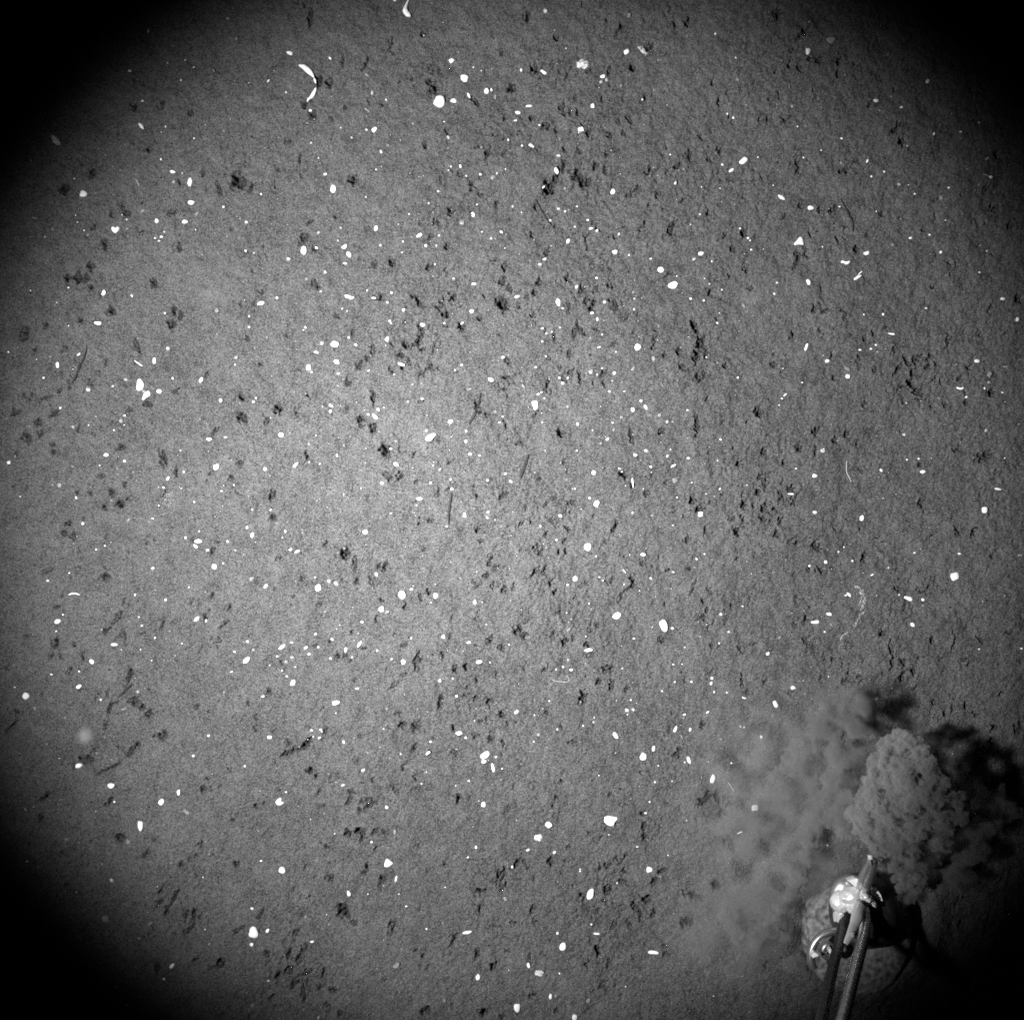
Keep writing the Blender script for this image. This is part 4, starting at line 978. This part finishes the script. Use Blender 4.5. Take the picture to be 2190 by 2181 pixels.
main = [(1905, 1590, .085, 30), (1940, 1580, .105, 26), (1966, 1612, .11, 28), (1886, 1640, .085, 38), (1945, 1648, .12, 46), (1866, 1672, .085, 28),
        (1860, 1712, .085, 44), (1915, 1715, .10, 56), (1975, 1700, .14, 42), (2004, 1684, .14, 30), (2038, 1702, .14, 24), (2022, 1742, .12, 28), (2055, 1742, .12, 20), (1992, 1640, .14, 26), (1848, 1762, .075, 36),
        (1885, 1785, .09, 46), (1945, 1790, .09, 50), (2000, 1765, .10, 32), (2010, 1800, .085, 28), (1905, 1835, .07, 38), (1958, 1850, .06, 36),
        (1990, 1832, .06, 24), (1935, 1880, .05, 26), (1965, 1895, .045, 22), (1980, 1650, .10, 20)]
# break the big puffs up into many small ones of uneven size
rb = random.Random(77)
fine = []
for (u, v, z, r) in main:
    for k in range(13):
        t = rb.uniform(0, 6.283)
        q = rb.uniform(0.1, 0.85) * r
        fine.append((u + q * math.cos(t), v + q * math.sin(t), z + rb.uniform(-.4, .6) * r * U, r * rb.uniform(.24, .46)))
o = cloud('silt_cloud', fine, vol_mat('thick_silt', 300.0, 0.60, 90.0, 0.34, 0.60), 0.0022, 4, 0.012, 5, sub_r=(0.3, 0.6))
tag(o, 'thick grey billowing cloud of silt rising behind the metal weight', 'silt cloud', kind='stuff')
side = [(1795, 1625, .035, 34), (1785, 1665, .035, 34), (1800, 1700, .04, 30), (1770, 1720, .035, 34), (1790, 1755, .035, 30),
        (1745, 1690, .03, 30), (1745, 1740, .028, 34),
        (2110, 1700, .05, 34), (2140, 1735, .045, 34), (2085, 1760, .05, 40), (2075, 1810, .045, 42), (2050, 1850, .04, 38), (2030, 1890, .035, 30),
        (2120, 1780, .045, 30), (1600, 2000, .035, 30), (1655, 1985, .04, 26), (1690, 1930, .04, 30), (1700, 2045, .035, 30), (1560, 1960, .03, 26), (1700, 1860, .04, 32), (1720, 1800, .04, 30), (1680, 1640, .04, 30), (1720, 1590, .04, 30), (1925, 1925, .03, 26), (1945, 1905, .03, 20)]
sfine = []
for (u, v, z, r) in side:
    for k in range(9):
        t = rb.uniform(0, 6.283)
        q = rb.uniform(0.1, 1.1) * r
        sfine.append((u + q * math.cos(t), v + q * math.sin(t), z + rb.uniform(-.5, .5) * r * U, r * rb.uniform(.25, .55)))
o = cloud('silt_wisps', sfine, vol_mat('thinner_silt', 120.0, 0.5, 45.0, 0.35, 0.64), 0.003, 3, 0.012, 9)
tag(o, 'softer wisps of silt spreading on both sides of the thick cloud', 'silt cloud', kind='stuff')


# the thin veil thins out towards its own edge
def soft_blob(name, m_name, c, rad, dens, alb, nscale, label, lo=0.3, hi=0.68):
    bm = bmesh.new()
    bmesh.ops.create_icosphere(bm, subdivisions=4, radius=1.0)
    V = []
    for v in bm.verts:
        k = 1 + 0.12 * mn.noise(v.co * 2 + c * 9)
        V.append(c + Vector((v.co.x * rad[0], v.co.y * rad[1], v.co.z * rad[2])) * k)
    F = [tuple(x.index for x in f.verts) for f in bm.faces]
    bm.free()
    m = vol_mat(m_name, dens, alb, nscale, lo, hi)
    nt = m.node_tree
    v = [n for n in nt.nodes if n.type == 'PRINCIPLED_VOLUME'][0]
    src = v.inputs['Density'].links[0].from_socket
    g_ = N(nt, 'ShaderNodeNewGeometry')
    s1 = N(nt, 'ShaderNodeVectorMath', operation='SUBTRACT')
    L(nt, g_.outputs['Position'], s1.inputs[0]); s1.inputs[1].default_value = c
    s2 = N(nt, 'ShaderNodeVectorMath', operation='DIVIDE')
    L(nt, s1.outputs[0], s2.inputs[0]); s2.inputs[1].default_value = rad
    ln = N(nt, 'ShaderNodeVectorMath', operation='LENGTH')
    L(nt, s2.outputs[0], ln.inputs[0])
    r = N(nt, 'ShaderNodeMapRange', interpolation_type='SMOOTHSTEP')
    L(nt, ln.outputs['Value'], r.inputs['Value'])
    r.inputs['From Min'].default_value = 0.15
    r.inputs['From Max'].default_value = 0.92
    r.inputs['To Min'].default_value = 1.0
    r.inputs['To Max'].default_value = 0.0
    L(nt, mth(nt, 'MULTIPLY', src, r.outputs[0]), v.inputs['Density'])
    tag(obj(name, V, F, m), label, 'silt cloud', kind='stuff')


soft_blob('silt_veil', 'thin_silt', W(1650, 1730, .045), (.14, .185, .045), 28.0, 0.60, 42.0, 'thin milky veil of drifting silt left of the thick cloud', 0.38, 0.66)
soft_blob('silt_puff', 'puffed_silt', W(1796, 1550, .085), (.046, .056, .024), 330.0, 0.42, 62.0, 'soft puff of silt at the upper left of the cloud, throwing a dark shadow', 0.40, 0.66)
soft_blob('silt_veil', 'plume_fringe', W(1945, 1715, .085), (.082, .105, .05), 75.0, 0.5, 75.0, 'torn fringe of thin silt round the thick cloud', 0.46, 0.66)
soft_blob('silt_veil', 'low_thin_silt', W(1560, 1990, .03), (.10, .09, .03), 24.0, 0.6, 30.0, 'faint low veil of silt below and left of the weight')
# drifting flake close over the bottom at lower left, soft and round
bm = bmesh.new()
bmesh.ops.create_icosphere(bm, subdivisions=4, radius=1.0)
c = W(184, 1573, 0.009)
V = [c + v.co * 0.021 for v in bm.verts]
F = [tuple(x.index for x in f.verts) for f in bm.faces]
bm.free()
PUFF = bpy.data.materials.new('soft_flake')
PUFF.use_nodes = True
np_ = PUFF.node_tree
np_.nodes.clear()
po = N(np_, 'ShaderNodeOutputMaterial')
pv = N(np_, 'ShaderNodeVolumePrincipled')
pv.inputs['Color'].default_value = (.95, .95, .95, 1)
L(np_, pv.outputs[0], po.inputs['Volume'])
pg = N(np_, 'ShaderNodeNewGeometry')
vm = N(np_, 'ShaderNodeVectorMath', operation='DISTANCE')
L(np_, pg.outputs['Position'], vm.inputs[0])
vm.inputs[1].default_value = c
pr = N(np_, 'ShaderNodeMapRange', interpolation_type='SMOOTHSTEP')
L(np_, vm.outputs['Value'], pr.inputs['Value'])
pr.inputs['From Min'].default_value = 0.0
pr.inputs['From Max'].default_value = 0.021
pr.inputs['To Min'].default_value = 3.2
pr.inputs['To Max'].default_value = 0.0
L(np_, mth(np_, 'POWER', pr.outputs[0], 4.0), pv.inputs['Density'])
tag(obj('drifting_flake', V, F, PUFF), 'soft round glowing flake drifting over the lower left mud', 'drifting flake')
